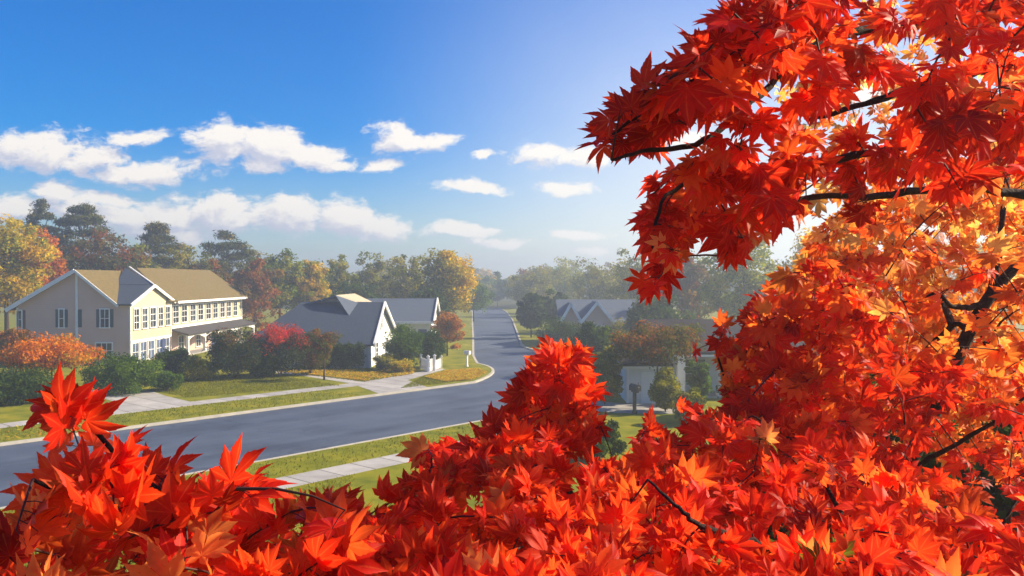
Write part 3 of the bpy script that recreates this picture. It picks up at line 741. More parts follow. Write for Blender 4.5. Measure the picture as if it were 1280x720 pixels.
def house_dark():
    h = thing('house', (12, 55, GZ), 'dark-roofed house with white porch columns beside the mailbox', 'house')
    b = MB(); b.prism([(55, 0), (63, 0), (63, 3.0), (59, 4.6), (55, 3.0)], 'x', 9.4, 20); b.box(6.9, 9.38, 50.3, 58, 0, 2.45)
    b.build('wall', M['whitewall'], h)
    r = MB(); r.slab([(9.0, 59, 4.75), (20.5, 59, 4.75), (20.5, 52.3, 3.0), (9.0, 52.3, 3.0)], .16); r.slab([(9.0, 59, 4.75), (20.5, 59, 4.75), (20.5, 63.6, 2.95), (9.0, 63.6, 2.95)], .16)
    r.slab([(6.5, 49.9, 2.5), (9.6, 49.9, 2.5), (9.6, 54.5, 3.5), (6.5, 54.5, 3.5)], .16); r.slab([(6.5, 58.5, 2.5), (9.6, 58.5, 2.5), (9.6, 54.5, 3.5), (6.5, 54.5, 3.5)], .16)
    r.build('roof', M['darkroof'], h)
    t = MB(); t.box(9.05, 20.4, 52.35, 52.5, 2.7, 2.93); t.box(6.86, 7.0, 50.24, 50.4, 0, 2.3); t.box(6.55, 9.5, 49.92, 50.0, 2.2, 2.36); t.build('trim', M['white'], h)
    for x in (10.6, 13.2, 16.2, 19.6):
        c = MB(); c.box(x - .24, x + .24, 52.5, 52.98, GZ, 2.7); c.box(x - .32, x + .32, 52.42, 53.06, GZ, GZ + .3); c.box(x - .3, x + .3, 52.44, 53.04, 2.5, 2.62)
        c.build('porch_column', M['white'], h)
    MB().box(9.45, 20, 52.3, 54.98, GZ - .1, GZ + .12).build('porch_floor', M['concrete'], h)
    for x in (12, 17.5): window(h, (x, 55, 1.6), *YF, 1.3, 1.4)
    d = MB().obox((14.8, 55, 0), *YF, -.5, .5, .25, 2.3, .004, .07).build('door', M['redshutter'], h)
    MB().obox((14.8, 55, 0), *YF, .34, .4, 1.2, 1.35, .072, .12).build('handle', M['grey'], d)
    g = MB().obox((8.5, 50.3, 0), *YF, -.75, .75, .12, 2.0, .004, .05)
    for k in range(1, 4): g.obox((8.5, 50.3, 0), *YF, -.75, .75, .12 + k * .47 - .015, .12 + k * .47 + .015, .05, .065)
    g.build('garage_door', M['white'], h)
    window(h, (6.9, 53, 1.4), (0, -1, 0), (-1, 0, 0), .9, 1.0)
house_dark()

# ------------------------------------------------------------------ street furniture
def mailbox(x, y, s, mat, post, label, ang=0):
    root = thing('mailbox', (x, y, GZ), label, 'mailbox')
    ca, sa = math.cos(ang), math.sin(ang)
    T = lambda a, b, c: (x + (a * ca - b * sa) * s, y + (a * sa + b * ca) * s, GZ + c * s)
    def bx(m, a0, a1, b0, b1, c0, c1):
        m.hexa([T(a0, b0, c0), T(a1, b0, c0), T(a1, b1, c0), T(a0, b1, c0), T(a0, b0, c1), T(a1, b0, c1), T(a1, b1, c1), T(a0, b1, c1)]); return m
    p = MB(); bx(p, -.06, .06, -.06, .06, 0, 1.05); bx(p, -.09, .09, -.09, .09, 0, .12); bx(p, -.05, .05, -.28, .2, .98, 1.05); p.build('post', M[post], root)
    n = 8; prof = [(-.13, 0), (.13, 0), (.13, .17)] + [(.13 * math.cos(math.pi * i / n), .17 + .13 * math.sin(math.pi * i / n)) for i in range(1, n)] + [(-.13, .17)]
    b = MB(); vs = [T(q[0], -.3, 1.06 + q[1]) for q in prof] + [T(q[0], .26, 1.06 + q[1]) for q in prof]; k = len(prof)
    b.add(vs, [tuple(range(k))[::-1], tuple(range(k, 2 * k))] + [(i, (i + 1) % k, k + (i + 1) % k, k + i) for i in range(k)]); bo = b.build('box', M[mat], root)
    d = MB(); vs = [T(q[0] * 1.04, -.325, 1.055 + q[1] * 1.03) for q in prof] + [T(q[0] * 1.04, -.302, 1.055 + q[1] * 1.03) for q in prof]
    d.add(vs, [tuple(range(k))[::-1], tuple(range(k, 2 * k))] + [(i, (i + 1) % k, k + (i + 1) % k, k + i) for i in range(k)]); dr = d.build('door', M[mat], bo)
    bx(MB(), -.025, .025, -.345, -.326, 1.22, 1.26).build('handle', M['grey'], dr)
    bx(MB(), .137, .15, -.1, -.06, 1.2, 1.42).build('flag', M['redshutter'], bo)
mailbox(6.75, 46.2, 1.22, 'black', 'black', 'black mailbox on a black post before the white garage wall', .45)
xx, yy = G(586, 460); mailbox(xx - .15, yy, 1.0, 'white', 'white', 'small white mailbox at the tip of the sunny corner lawn', .9)
def fence():
    a, b_ = Vector(G(524, 468)), Vector(G(545, 466))
    root = thing('picket_fence', (a.x, a.y, GZ), 'white picket fence and gate at the corner driveway', 'fence')
    def panel(name, a, b, h):
        a, b = Vector(a), Vector(b); d = (b - a); L = d.length; d.normalize(); m = MB(); n = max(3, int(L / .16))
        r3 = (d.x, d.y, 0); n3 = (d.y, -d.x, 0)
        for i in range(n):
            s = (i + .5) / n * L; o = (a.x + d.x * s, a.y + d.y * s, GZ)
            m.obox(o, r3, n3, -.045, .045, .06, h, 0, .025)
            m.add([Vector(o) + Vector(r3) * q[0] + Vector(n3) * q[1] + Vector((0, 0, q[2])) for q in ((-.045, 0, h), (.045, 0, h), (.045, .025, h), (-.045, .025, h), (0, .012, h + .07))], [(0, 1, 4), (1, 2, 4), (2, 3, 4), (3, 0, 4)])
        for z in (.25, h - .2): m.obox((a.x, a.y, GZ), r3, n3, 0, L, z, z + .08, -.045, -.002)
        return m.build(name, M['white'], root)
    p0, p1, p2, p3 = G(526, 463), G(535, 467), G(543, 465.5), G(551, 462)
    panel('fence_panel', p0, p1, .95); panel('gate', (p1[0] + .12, p1[1]), (p2[0] - .12, p2[1]), 1.0); panel('fence_panel', p2, p3, .8)
    for (p, hh) in ((p0, 1.15), (p1, 1.2), (p2, 1.2), (p3, .95)):
        m = MB(); m.box(p[0] - .09, p[0] + .09, p[1] - .09, p[1] + .09, GZ, GZ + hh); m.box(p[0] - .13, p[0] + .13, p[1] - .13, p[1] + .13, GZ + hh, GZ + hh + .06)
        m.add([(p[0] - .1, p[1] - .1, GZ + hh + .06), (p[0] + .1, p[1] - .1, GZ + hh + .06), (p[0] + .1, p[1] + .1, GZ + hh + .06), (p[0] - .1, p[1] + .1, GZ + hh + .06), (p[0], p[1], GZ + hh + .2)], [(0, 1, 4), (1, 2, 4), (2, 3, 4), (3, 0, 4)])
        m.build('post', M['white'], root)
fence()
# ------------------------------------------------------------------ maples close to the viewpoint
def maple_leaf(rng, simple=False, slim=1.0):
    if simple:
        lob = [(0, 1), (42, .9), (-42, .9), (88, .62), (-88, .62)]
        tt = [0, .35, .6, .8, 1]; ww = [0, .22, .19, .10, 0]
    else:
        lob = [(0, 1), (36, .93), (-36, .93), (74, .76), (-74, .76), (116, .45), (-116, .45)]
        tt = [0, .2, .36, .48, .57, .575, .68, .685, .79, .795, .9, 1]
        ww = [0, .12, .185, .215, .200, .176, .165, .136, .110, .084, .040, 0]
    lob = [(a + rng.normal(0, 4), l * rng.uniform(.86, 1.1)) for a, l in lob]
    lob.sort(key=lambda q: q[0])
    fold = rng.uniform(.15, .6); curl = rng.uniform(-.05, .5)
    V, Fc, A = [], [], []
    for i, (ang, ln) in enumerate(lob):
        th = math.radians(ang); ax = np.array([math.sin(th), math.cos(th)]); sd_ = np.array([math.cos(th), -math.sin(th)])
        gl = math.radians((ang - lob[i - 1][0]) / 2) if i > 0 else 9
        gr = math.radians((lob[i + 1][0] - ang) / 2) if i < len(lob) - 1 else 9
        bend = rng.normal(0, .10); sway = rng.normal(0, .07); k0 = len(V)
        for t, w in zip(tt, ww):
            a = t * ln; w = w * ln ** .6 * slim
            wr = min(w, a * math.tan(gr)) if gr < 1.4 else w
            wl = min(w, a * math.tan(gl)) if gl < 1.4 else w
            for s, v in ((-wl, 0), (0, 1), (wr, 0)):
                p = ax * a + sd_ * (s + sway * a * a)
                z = fold * abs(s) - curl * a * a + bend * a * a
                V.append((p[0], p[1], z)); A.append(v)
        for j in range(len(tt) - 1):
            b = k0 + 3 * j
            Fc.append((b, b + 1, b + 4, b + 3)); Fc.append((b + 1, b + 2, b + 5, b + 4))
    return np.array(V), np.array(Fc), np.array(A)
LRNG = np.random.default_rng(77)
FULL = [maple_leaf(LRNG) for _ in range(10)]
SLIM = [maple_leaf(LRNG, slim=.76) for _ in range(10)]
SIMP = [maple_leaf(LRNG, True) for _ in range(8)]
LEAFS = dict(simple=SIMP, full=FULL, slim=SLIM)
def inside(poly, x, y):
    c = False; j = len(poly) - 1
    for i in range(len(poly)):
        a, b = poly[i], poly[j]
        if (a[1] > y) != (b[1] > y) and x < (b[0] - a[0]) * (y - a[1]) / (b[1] - a[1]) + a[0]: c = not c
        j = i
    return c
def unit(v):
    v = Vector(v); return v / max(v.length, 1e-6)
MRED = [((.77, .024, .009), 5), ((.83, .048, .012), 4), ((.66, .016, .009), 3), ((.86, .105, .020), 2.2), ((.88, .24, .06), .7), ((.44, .012, .010), .5)]
MCRIM = [((.74, .018, .009), 5), ((.80, .032, .011), 4), ((.62, .013, .009), 3), ((.84, .08, .015), 1.6), ((.42, .011, .010), .4)]
MORNG = [((.84, .14, .022), 5), ((.87, .23, .035), 4), ((.80, .07, .014), 3), ((.90, .40, .09), 2)]
MGOLD = [((.88, .32, .05), 5), ((.90, .44, .10), 4), ((.86, .20, .03), 4), ((.78, .09, .016), 1.5), ((.92, .58, .20), 2)]
def maple(name, base, trunk, limbs, regions, label, seed):
    """trunk: [(x,y,z,r)], limbs: [([(px,py,D)...], r0, r1)], regions: dicts"""
    rng = np.random.default_rng(seed); pr = random.Random(seed)
    root = thing(name, (base[0], base[1], GZ), label, 'maple tree')
    def smooth(pts, k=5):
        out = []; n = len(pts)
        for i in range(n - 1):
            p0, p1, p2, p3 = pts[max(i - 1, 0)], pts[i], pts[i + 1], pts[min(i + 2, n - 1)]
            for j in range(k):
                t = j / k
                out.append(.5 * ((2 * p1) + (p2 - p0) * t + (2 * p0 - 5 * p1 + 4 * p2 - p3) * t * t + (3 * p1 - p0 - 3 * p2 + p3) * t ** 3))
        out.append(pts[-1]); return out
    tp = smooth([Vector(q[:3]) for q in trunk]); n = len(tp)
    rr = np.interp(np.linspace(0, len(trunk) - 1, n), range(len(trunk)), [q[3] for q in trunk])
    MB().tube(tp, list(rr), 12).build('trunk', M['darkbark'], root, smooth=True)
    net = []
    for pts, r0, r1 in limbs:
        p = smooth([q if isinstance(q, Vector) else P(*q) for q in pts], 6); m = len(p)
        p = [q + Vector(rng.normal(0, r0 * .12, 3)) if 0 < i < m - 1 else q for i, q in enumerate(p)]
        MB().tube(p, [(r0 + (r1 - r0) * i / (m - 1)) * pr.uniform(.88, 1.12) for i in range(m)], 8).build('limb', M['darkbark'], root, smooth=True)
        net += [(q, r0 + (r1 - r0) * i / (m - 1)) for i, q in enumerate(p)]
    netp = np.array([q[0][:] for q in net])
    tw = MB(); batches = {}
    for g in regions:
        nodes = []; xs = [q[0] for q in g['poly']]; ys = [q[1] for q in g['poly']]; tries = 0
        while len(nodes) < g['n'] and tries < 60000:
            tries += 1; x, y = pr.uniform(min(xs), max(xs)), pr.uniform(min(ys), max(ys))
            if not inside(g['poly'], x, y): continue
            md = g.get('gap', 0)
            if md and any((x - a) ** 2 + (y - b) ** 2 < md * md for a, b, _ in nodes): continue
            d = g['D'](x, y) if callable(g['D']) else pr.uniform(*g['D'])
            nodes.append((x, y, d))
        pts = [P(*q) for q in nodes]
        dist = [np.min(((netp - np.array(p[:])) ** 2).sum(1)) for p in pts]
        size = g['L']; kind_ = 'simple' if g.get('simple') else g.get('form', 'full'); var = LEAFS[kind_]; pal = g['pal']
        wt = [q[1] for q in pal]
        for k in np.argsort(dist):
            s = pts[k]; dd = ((netp - np.array(s[:])) ** 2).sum(1); a = Vector(netp[int(np.argmin(dd))]); L_ = (s - a).length
            mid = a.lerp(s, .5) + Vector(rng.normal(0, .06 * L_, 3)) + Vector((0, 0, .05 * L_))
            mx = max(2, min(9, int(L_ / .05))); cur = [(a * (1 - t) ** 2 + mid * 2 * t * (1 - t) + s * t * t) for t in [i / mx for i in range(mx + 1)]]
            ra = min(.0045, .0022 + .006 * L_)
            tw.tube(cur, [ra + (.0012 - ra) * i / mx for i in range(mx + 1)], 5, cap=False)
            netp = np.concatenate([netp, np.array([c[:] for c in cur[1:]])])
            td = unit(s - cur[-2]); hue = pr.choices(range(len(pal)), wt)[0]
            stops = [(s, td, 0, True)]
            for q in range(g.get('per', 4)):
                t = 1 - (q + .8) * .16 * min(1, .5 / max(L_, .05)) - pr.uniform(0, .05)
                if t < .02: break
                i = min(mx - 1, int(t * mx)); c = cur[i].lerp(cur[i + 1], t * mx - i)
                stops += [(c, unit(cur[i + 1] - cur[i]), 1, False), (c, unit(cur[i + 1] - cur[i]), -1, False)]
            pref = Vector(g.get('dir', (0, 0, 0)))
            for c, t, sgn, term in stops:
                side = t.cross(Vector((0, 0, 1)))
                if side.length < .1: side = Vector((1, 0, 0))
                side.normalize(); e = Vector(rng.normal(0, .38, 3))
                out = unit(t * .6 + side * sgn * .8 + e)
                pet = size * pr.uniform(.25, .6)
                o = c + out * pet
                px, py = proj(o)
                if o.y < .7 or not inside(g['poly'], px, py): continue
                ydir = unit(out * .65 + pref + e * .9)
                nz = unit(Vector(g.get('nor', (0, -.75, .45))) + Vector(rng.normal(0, g.get('rough', .5), 3)))
                xdir = ydir.cross(nz)
                if xdir.length < .1: continue
                xdir.normalize(); zdir = xdir.cross(ydir)
                sc = size * pr.choice((pr.uniform(.45, .85), pr.uniform(.75, 1.25))); tip = o + ydir * sc
                if 'clip' in g and not inside(g['clip'], *proj(tip)): continue
                if pr.random() < .7: col = pal[hue][0]
                else: col = pal[pr.choices(range(len(pal)), wt)[0]][0]
                f = pr.uniform(.62, 1.18)
                if pr.random() < g.get('green', .0): col = (.13, .17, .02)
                vi = pr.randrange(len(var)); key = (kind_, vi)
                batches.setdefault(key, []).append((o[:], xdir[:], ydir[:], zdir[:], sc, [min(.95, x * f) for x in col]))
                if not g.get('simple'): tw.tube([c, c.lerp(o, .5) + Vector((0, 0, .06 * pet)), o], [.0012, .0009, .0008], 3, cap=False)
    tag(tw.build('twigs', M['twig'], root, smooth=True, fix=False), kind='stuff')
    VV, FF, TT, AA, k = [], [], [], [], 0; cnt = 0
    for (simple, vi), items in batches.items():
        v, f, a = LEAFS[simple][vi]; m = len(items); cnt += m
        O = np.array([i[0] for i in items]); X = np.array([i[1] for i in items]); Y = np.array([i[2] for i in items]); Z = np.array([i[3] for i in items])
        S = np.array([i[4] for i in items]); C = np.array([i[5] for i in items])
        w = rng.uniform(.82, 1.12, m)
        W = O[:, None, :] + S[:, None, None] * (v[None, :, 0:1] * X[:, None, :] * w[:, None, None] + v[None, :, 1:2] * Y[:, None, :] + v[None, :, 2:3] * Z[:, None, :])
        VV.append(W.reshape(-1, 3)); FF.append((f[None] + (np.arange(m) * len(v))[:, None, None] + k).reshape(-1)); k += m * len(v)
        rad = np.clip(np.hypot(v[:, 0], v[:, 1]), 0, 1)[None, :, None]
        edge = rng.uniform(.75, 1.2, (m, 1, 1))
        TT.append((C[:, None, :] * (1 + (edge - 1) * rad)).clip(0, .95).reshape(-1, 3)); AA.append(np.tile(a, m))
    F_ = np.concatenate(FF)
    np_mesh('crown', np.concatenate(VV), F_, np.full(len(F_) // 4, 4), M['maple'], root, tint=np.concatenate(TT), vein=np.concatenate(AA), smooth=True)
    print(name, 'leaves', cnt)
    return root
def lin(d0, d1): return lambda x, y: random.uniform(d0, d1)
random.seed(4)
U = [(940, 5), (915, 45), (870, 75), (842, 98), (805, 125), (785, 150), (770, 178), (775, 195), (810, 190), (840, 185), (852, 205), (822, 228), (805, 262), (815, 300),
     (808, 345), (822, 352), (855, 315), (880, 285), (905, 305), (915, 332), (930, 312), (960, 280), (1000, 262), (1060, 270), (1120, 262), (1180, 245), (1240, 225), (1340, 200), (1340, -90), (955, -90)]
Utop = [(925, 5), (895, 45), (850, 75), (822, 98), (780, 125), (758, 150), (742, 176), (738, 208), (756, 198), (815, 176), (860, 160), (930, 110), (1000, 60), (1060, -20), (1000, -90), (950, -90)]
Ulow = [(812, 228), (850, 208), (1000, 200), (1010, 255), (930, 310), (908, 325), (885, 285), (850, 320), (814, 362), (798, 345), (808, 300), (802, 262)]
maple('maple_tree', (2.95, 3.4), [(2.95, 3.4, GZ - .1, .2), (2.9, 3.45, 2, .16), (3.0, 3.4, 4.5, .14), (2.85, 3.35, 7, .11), (2.75, 3.3, 8.6, .07), (2.6, 3.1, 9.8, .04)], [
    ([Vector((2.88, 3.36, 7.6)), (1400, 25, 2.95), (1205, -5, 2.6), (1140, 30, 2.5), (1060, 42, 2.4), (1000, 70, 2.3), (940, 128, 2.15), (880, 175, 2.05), (800, 190, 1.95), (764, 200, 1.9)], .021, .003),
    ([Vector((2.86, 3.35, 7.3)), (1420, 60, 3.0), (1280, 118, 2.6), (1200, 160, 2.5), (1100, 190, 2.4), (1000, 205, 2.3), (900, 215, 2.2), (835, 245, 2.1), (815, 310, 2.05)], .020, .003),
    ([Vector((2.84, 3.35, 7.8)), (1400, 70, 3.1), (1280, 84, 2.8), (1230, 88, 2.75), (1160, 104, 2.7), (1080, 130, 2.7), (1010, 150, 2.7)], .032, .006),
    ([Vector((2.8, 3.3, 8.3)), (1350, -80, 2.9), (1150, -60, 2.5), (1020, -10, 2.3), (950, 35, 2.2), (885, 90, 2.1), (820, 132, 2.0), (765, 168, 1.95)], .018, .003),
    ([Vector((2.95, 3.4, 5.2)), (1420, 300, 3.2), (1300, 250, 3.0), (1200, 235, 2.9), (1100, 245, 2.8), (1000, 250, 2.6), (920, 290, 2.5), (905, 320, 2.45)], .024, .003),
], [dict(poly=Utop, n=38, gap=20, D=(1.75, 2.1), L=.080, pal=MCRIM, dir=(-.6, 0, -.15), per=3, rough=.4, form='slim'),
    dict(poly=U, n=68, gap=22, D=lambda x, y: random.uniform(1.9, 2.5), L=.078, pal=MRED, dir=(-.4, 0, -.6), per=4, rough=.45, form='slim'),
    dict(poly=Ulow, n=26, gap=20, D=lambda x, y: random.uniform(2.0, 2.6), L=.080, pal=MRED, dir=(-.25, 0, -.8), per=3, rough=.4, form='slim'),
    dict(poly=U, n=30, gap=30, D=lambda x, y: random.uniform(2.4, 3.3), L=.085, pal=MCRIM[:3] + MORNG[:1], dir=(-.25, 0, -.6), per=4, form='slim'),
], 'crimson maple whose branches hang across the upper part of the view', 21)

G2 = [(1000, 330), (1030, 280), (1080, 230), (1150, 180), (1340, 150), (1340, 500), (1230, 520), (1110, 480), (1050, 440)]
G3 = [(960, 60), (1150, -70), (1340, -70), (1340, 270), (1000, 320)]
maple('maple_tree', (1.93, 4.6), [(1.93, 4.6, GZ - .1, .16), (1.9, 4.55, 3, .11)] + [(*P(*q[:3]), q[3]) for q in
      [(1090, 690, 4.5, .055), (1112, 630, 4.5, .049), (1140, 572, 4.5, .043), (1168, 515, 4.5, .039), (1200, 440, 4.5, .035), (1235, 374, 4.5, .031), (1290, 318, 4.55, .026), (1430, 220, 4.8, .018)]], [
    ([(1236, 374, 4.5), (1250, 310, 4.48), (1254, 245, 4.5), (1262, 190, 4.6), (1255, 120, 4.8)], .02, .006),
    ([(1230, 380, 4.5), (1210, 384, 4.45), (1188, 382, 4.4), (1170, 366, 4.4), (1150, 375, 4.5), (1120, 378, 4.6)], .018, .004),
    ([(1212, 415, 4.5), (1195, 405, 4.5), (1170, 425, 4.6), (1140, 450, 4.7), (1090, 470, 4.9)], .018, .005),
    ([(1225, 400, 4.5), (1232, 430, 4.45), (1250, 405, 4.4), (1268, 390, 4.4)], .011, .004),
    ([(1240, 372, 4.5), (1290, 290, 5.2), (1270, 220, 6), (1200, 160, 6.6), (1120, 120, 7)], .028, .008),
    ([(1200, 440, 4.5), (1170, 360, 5.5), (1120, 300, 6.2), (1070, 270, 6.5)], .026, .006),
    ([(1280, 325, 4.5), (1330, 350, 5.4), (1290, 420, 6), (1240, 450, 6.4)], .02, .006),
], [dict(poly=G2, n=470, D=lambda x, y: random.uniform(4.9, 7.6), L=.085, pal=MGOLD, dir=(-.1, 0, -.45), per=4, simple=True, rough=.6),
    dict(poly=[(1080, 420), (1340, 420), (1340, 600), (1200, 600), (1100, 560)], n=150, D=lambda x, y: random.uniform(4.8, 6.8), L=.085, pal=MORNG, dir=(-.1, 0, -.4), per=3, simple=True, rough=.6),
    dict(poly=G2, n=80, D=lambda x, y: random.uniform(3.6, 4.4), L=.08, pal=MORNG, dir=(-.1, 0, -.5), per=2, rough=.6),
    dict(poly=G3, n=190, D=lambda x, y: random.uniform(5.5, 8), L=.09, pal=MGOLD, dir=(-.1, 0, -.45), per=4, simple=True, rough=.6),
], 'golden orange maple with a leaning dark trunk behind the red leaves', 22)

G1 = [(905, 475), (915, 428), (938, 388), (965, 352), (1000, 322), (1060, 312), (1115, 345), (1120, 500), (1060, 570), (960, 550), (912, 535)]
G1b = [(1080, 440), (1340, 440), (1340, 610), (1190, 640), (1090, 600)]
G1c = [(870, 405), (905, 395), (915, 430), (895, 455), (868, 440)]
L3 = [(640, 505), (662, 462), (678, 428), (700, 434), (730, 440), (733, 475), (752, 505), (752, 535), (738, 560), (690, 590), (590, 575), (615, 535)]
maple('maple_tree', (1.1, 4.4), [(1.1, 4.4, GZ - .1, .13), (1.15, 4.35, 2.5, .1), (1.05, 4.3, 4.6, .075), (1.1, 4.3, 5.6, .05)], [
    ([Vector((1.08, 4.3, 4.9)), (760, 700, 4.3), (705, 600, 4.25), (692, 520, 4.2), (702, 460, 4.15), (706, 430, 4.1)], .03, .004),
    ([Vector((1.1, 4.3, 5.5)), (930, 640, 4.35), (960, 530, 4.4), (962, 440, 4.4), (945, 390, 4.35)], .026, .004),
    ([Vector((1.1, 4.3, 5.5)), (980, 610, 4.35), (1035, 500, 4.6), (1050, 400, 4.8), (1040, 330, 4.9)], .026, .004),
    ([Vector((1.07, 4.3, 5.1)), (1050, 640, 4.1), (1150, 580, 4.0), (1240, 530, 3.9), (1300, 480, 3.9)], .022, .004),
    ([Vector((1.1, 4.3, 5.6)), (930, 560, 4.3), (905, 470, 4.2), (890, 420, 4.2)], .014, .003),
], [dict(poly=L3, n=70, D=lambda x, y: random.uniform(3.7, 4.7), L=.105, pal=MRED + [((.82, .13, .02), 4)], dir=(-.05, 0, .45), per=3, rough=.55),
    dict(poly=G1, n=120, D=lambda x, y: random.uniform(3.7, 5.0), L=.095, pal=MRED + MORNG[:2], dir=(-.3, 0, -.1), per=4, rough=.55),
    dict(poly=[(520, 610), (640, 580), (760, 590), (820, 540), (850, 520), (940, 530), (960, 740), (520, 740)], n=130, D=lambda x, y: random.uniform(3.3, 4.6), L=.09, pal=MCRIM, dir=(-.1, 0, .3), per=3, rough=.6),
    dict(poly=G1c, n=6, D=(4.0, 4.3), L=.075, pal=MRED, dir=(-.3, 0, -.3), per=1),
    dict(poly=G1b, n=38, D=lambda x, y: random.uniform(3.2, 4.4), L=.085, pal=MCRIM, dir=(-.1, 0, -.3), per=3),
], 'small-leaved scarlet maple standing up past the street corner', 23)

L1 = [(-30, 690), (40, 632), (52, 600), (40, 560), (34, 495), (62, 505), (82, 465), (106, 512), (122, 580), (185, 572), (205, 575), (235, 612), (258, 602), (300, 575), (312, 600), (318, 650), (350, 640), (395, 635), (440, 632), (440, 880), (-60, 880), (-40, 780), (30, 730), (60, 690), (-30, 705)]
L2 = [(430, 630), (470, 628), (508, 600), (525, 562), (560, 557), (610, 560), (650, 540), (690, 540), (712, 575), (760, 575), (800, 590), (800, 880), (430, 880)]
L4 = [(762, 592), (792, 562), (812, 524), (836, 510), (870, 504), (905, 512), (935, 495), (965, 490), (1010, 510), (1080, 530), (1150, 570), (1215, 640), (1260, 640), (1340, 570), (1340, 880), (765, 880)]
T = Vector((.3, 2.0, 6.0))
maple('maple_tree', (.3, 2.0), [(.3, 2.0, GZ - .1, .15), (.33, 2.05, 2.2, .12), (.27, 2.0, 4.3, .09), (.3, 2.0, 6.0, .055)], [
    ([Vector((.28, 2, 5.5)), (480, 860, 2.0), (330, 750, 1.85), (268, 690, 1.75), (228, 650, 1.68), (188, 606, 1.6), (135, 560, 1.5), (100, 515, 1.42)], .013, .003),
    ([Vector((.28, 2, 5.3)), (400, 900, 1.9), (260, 760, 1.7), (195, 690, 1.6), (165, 650, 1.55), (90, 620, 1.45), (40, 600, 1.4)], .011, .003),
    ([Vector((.28, 2, 5.7)), (470, 800, 2.0), (330, 690, 1.9), (290, 620, 1.85), (300, 580, 1.8)], .009, .003),
    ([T, (600, 800, 2.1), (545, 690, 2.3), (535, 620, 2.5), (540, 570, 2.6)], .015, .003),
    ([T, (700, 780, 2.2), (690, 690, 2.5), (670, 610, 2.8), (650, 560, 3.0)], .015, .003),
    ([T, (900, 820, 2.1), (985, 720, 2.15), (950, 682, 2.1), (905, 668, 2.05), (872, 655, 2.0), (845, 632, 2.0), (810, 600, 2.1)], .015, .003),
    ([Vector((.3, 2, 5.7)), (1000, 880, 2.2), (1080, 740, 2.4), (1050, 640, 2.7), (1000, 560, 2.9), (940, 520, 3.0)], .015, .003),
    ([Vector((.3, 2, 5.5)), (1080, 900, 2.2), (1180, 760, 2.4), (1240, 680, 2.6), (1290, 600, 2.8)], .015, .003),
], [dict(poly=L1, n=64, gap=24, D=lambda x, y: random.uniform(1.3, 1.75), L=.074, pal=MRED, dir=(-.12, 0, 1.3), per=3, rough=.75, form='full'),
    dict(poly=L1, n=46, gap=24, D=lambda x, y: random.uniform(1.7, 2.3), L=.085, pal=MRED, dir=(-.1, 0, .9), per=3, rough=.7),
    dict(poly=L2, n=110, gap=17, D=lambda x, y: 1.6 + (720 - y) / 160 + random.uniform(0, .3), L=.07, pal=MRED, dir=(-.1, 0, .8), per=3, rough=.65),
    dict(poly=L2, n=90, gap=15, D=lambda x, y: 2.1 + (720 - y) / 150 + random.uniform(0, .5), L=.07, pal=MCRIM, dir=(-.1, 0, .4), per=4),
    dict(poly=L4, n=140, gap=18, D=lambda x, y: 1.7 + (720 - y) / 170 + random.uniform(0, .4), L=.072, pal=MRED, dir=(-.15, 0, .35), per=3, rough=.65, green=.008),
    dict(poly=L4, n=110, gap=16, D=lambda x, y: 2.2 + (720 - y) / 150 + random.uniform(0, .6), L=.075, pal=MCRIM, dir=(-.15, 0, .15), per=4),
], 'scarlet maple filling the lower part of the view with its leafy top', 24)
# dark evergreens behind the lower right leaves
tree_px('yew_tree', 1100, 435, 10.5, 340, DARKG, 'dark yew behind the leaning maple trunk', kind='round', crown0=.02, clumps=150, per=130, leaf=.09, radf=1.4)
tree_px('yew_tree', 1275, 430, 9.5, 300, DARKG, 'dark yew at the right edge below the golden leaves', kind='round', crown0=.02, clumps=150, per=130, leaf=.09, radf=1.4)


# ------------------------------------------------------------------ air, sky, sun, camera
def haze():
    b = MB().box(-460, 460, -45, 720, -1.0, 24.0); m, nt, out = new_mat('haze_air')
    v = nd(nt, 'ShaderNodeVolumePrincipled'); v.inputs['Color'].default_value = (.78, .88, 1.0, 1)
    v.inputs['Density'].default_value = HAZE; v.inputs['Anisotropy'].default_value = .62
    nt.links.new(v.outputs[0], out.inputs['Volume'])
    o = b.build('haze', m); o['kind'] = 'stuff'
HAZE = .0023
haze()
SUN_AZ, SUN_EL = R(76), R(32)            # azimuth to the right of straight ahead
sd = Vector((math.sin(SUN_AZ) * math.cos(SUN_EL), math.cos(SUN_AZ) * math.cos(SUN_EL), math.sin(SUN_EL)))
L = bpy.data.lights.new('sun', 'SUN'); L.energy = 5.0; L.angle = R(.5); L.color = (1, .83, .58)
lo = bpy.data.objects.new('sun', L); COL.objects.link(lo); lo.rotation_euler = (-sd).to_track_quat('-Z', 'Y').to_euler(); lo.location = (30, 30, 40)

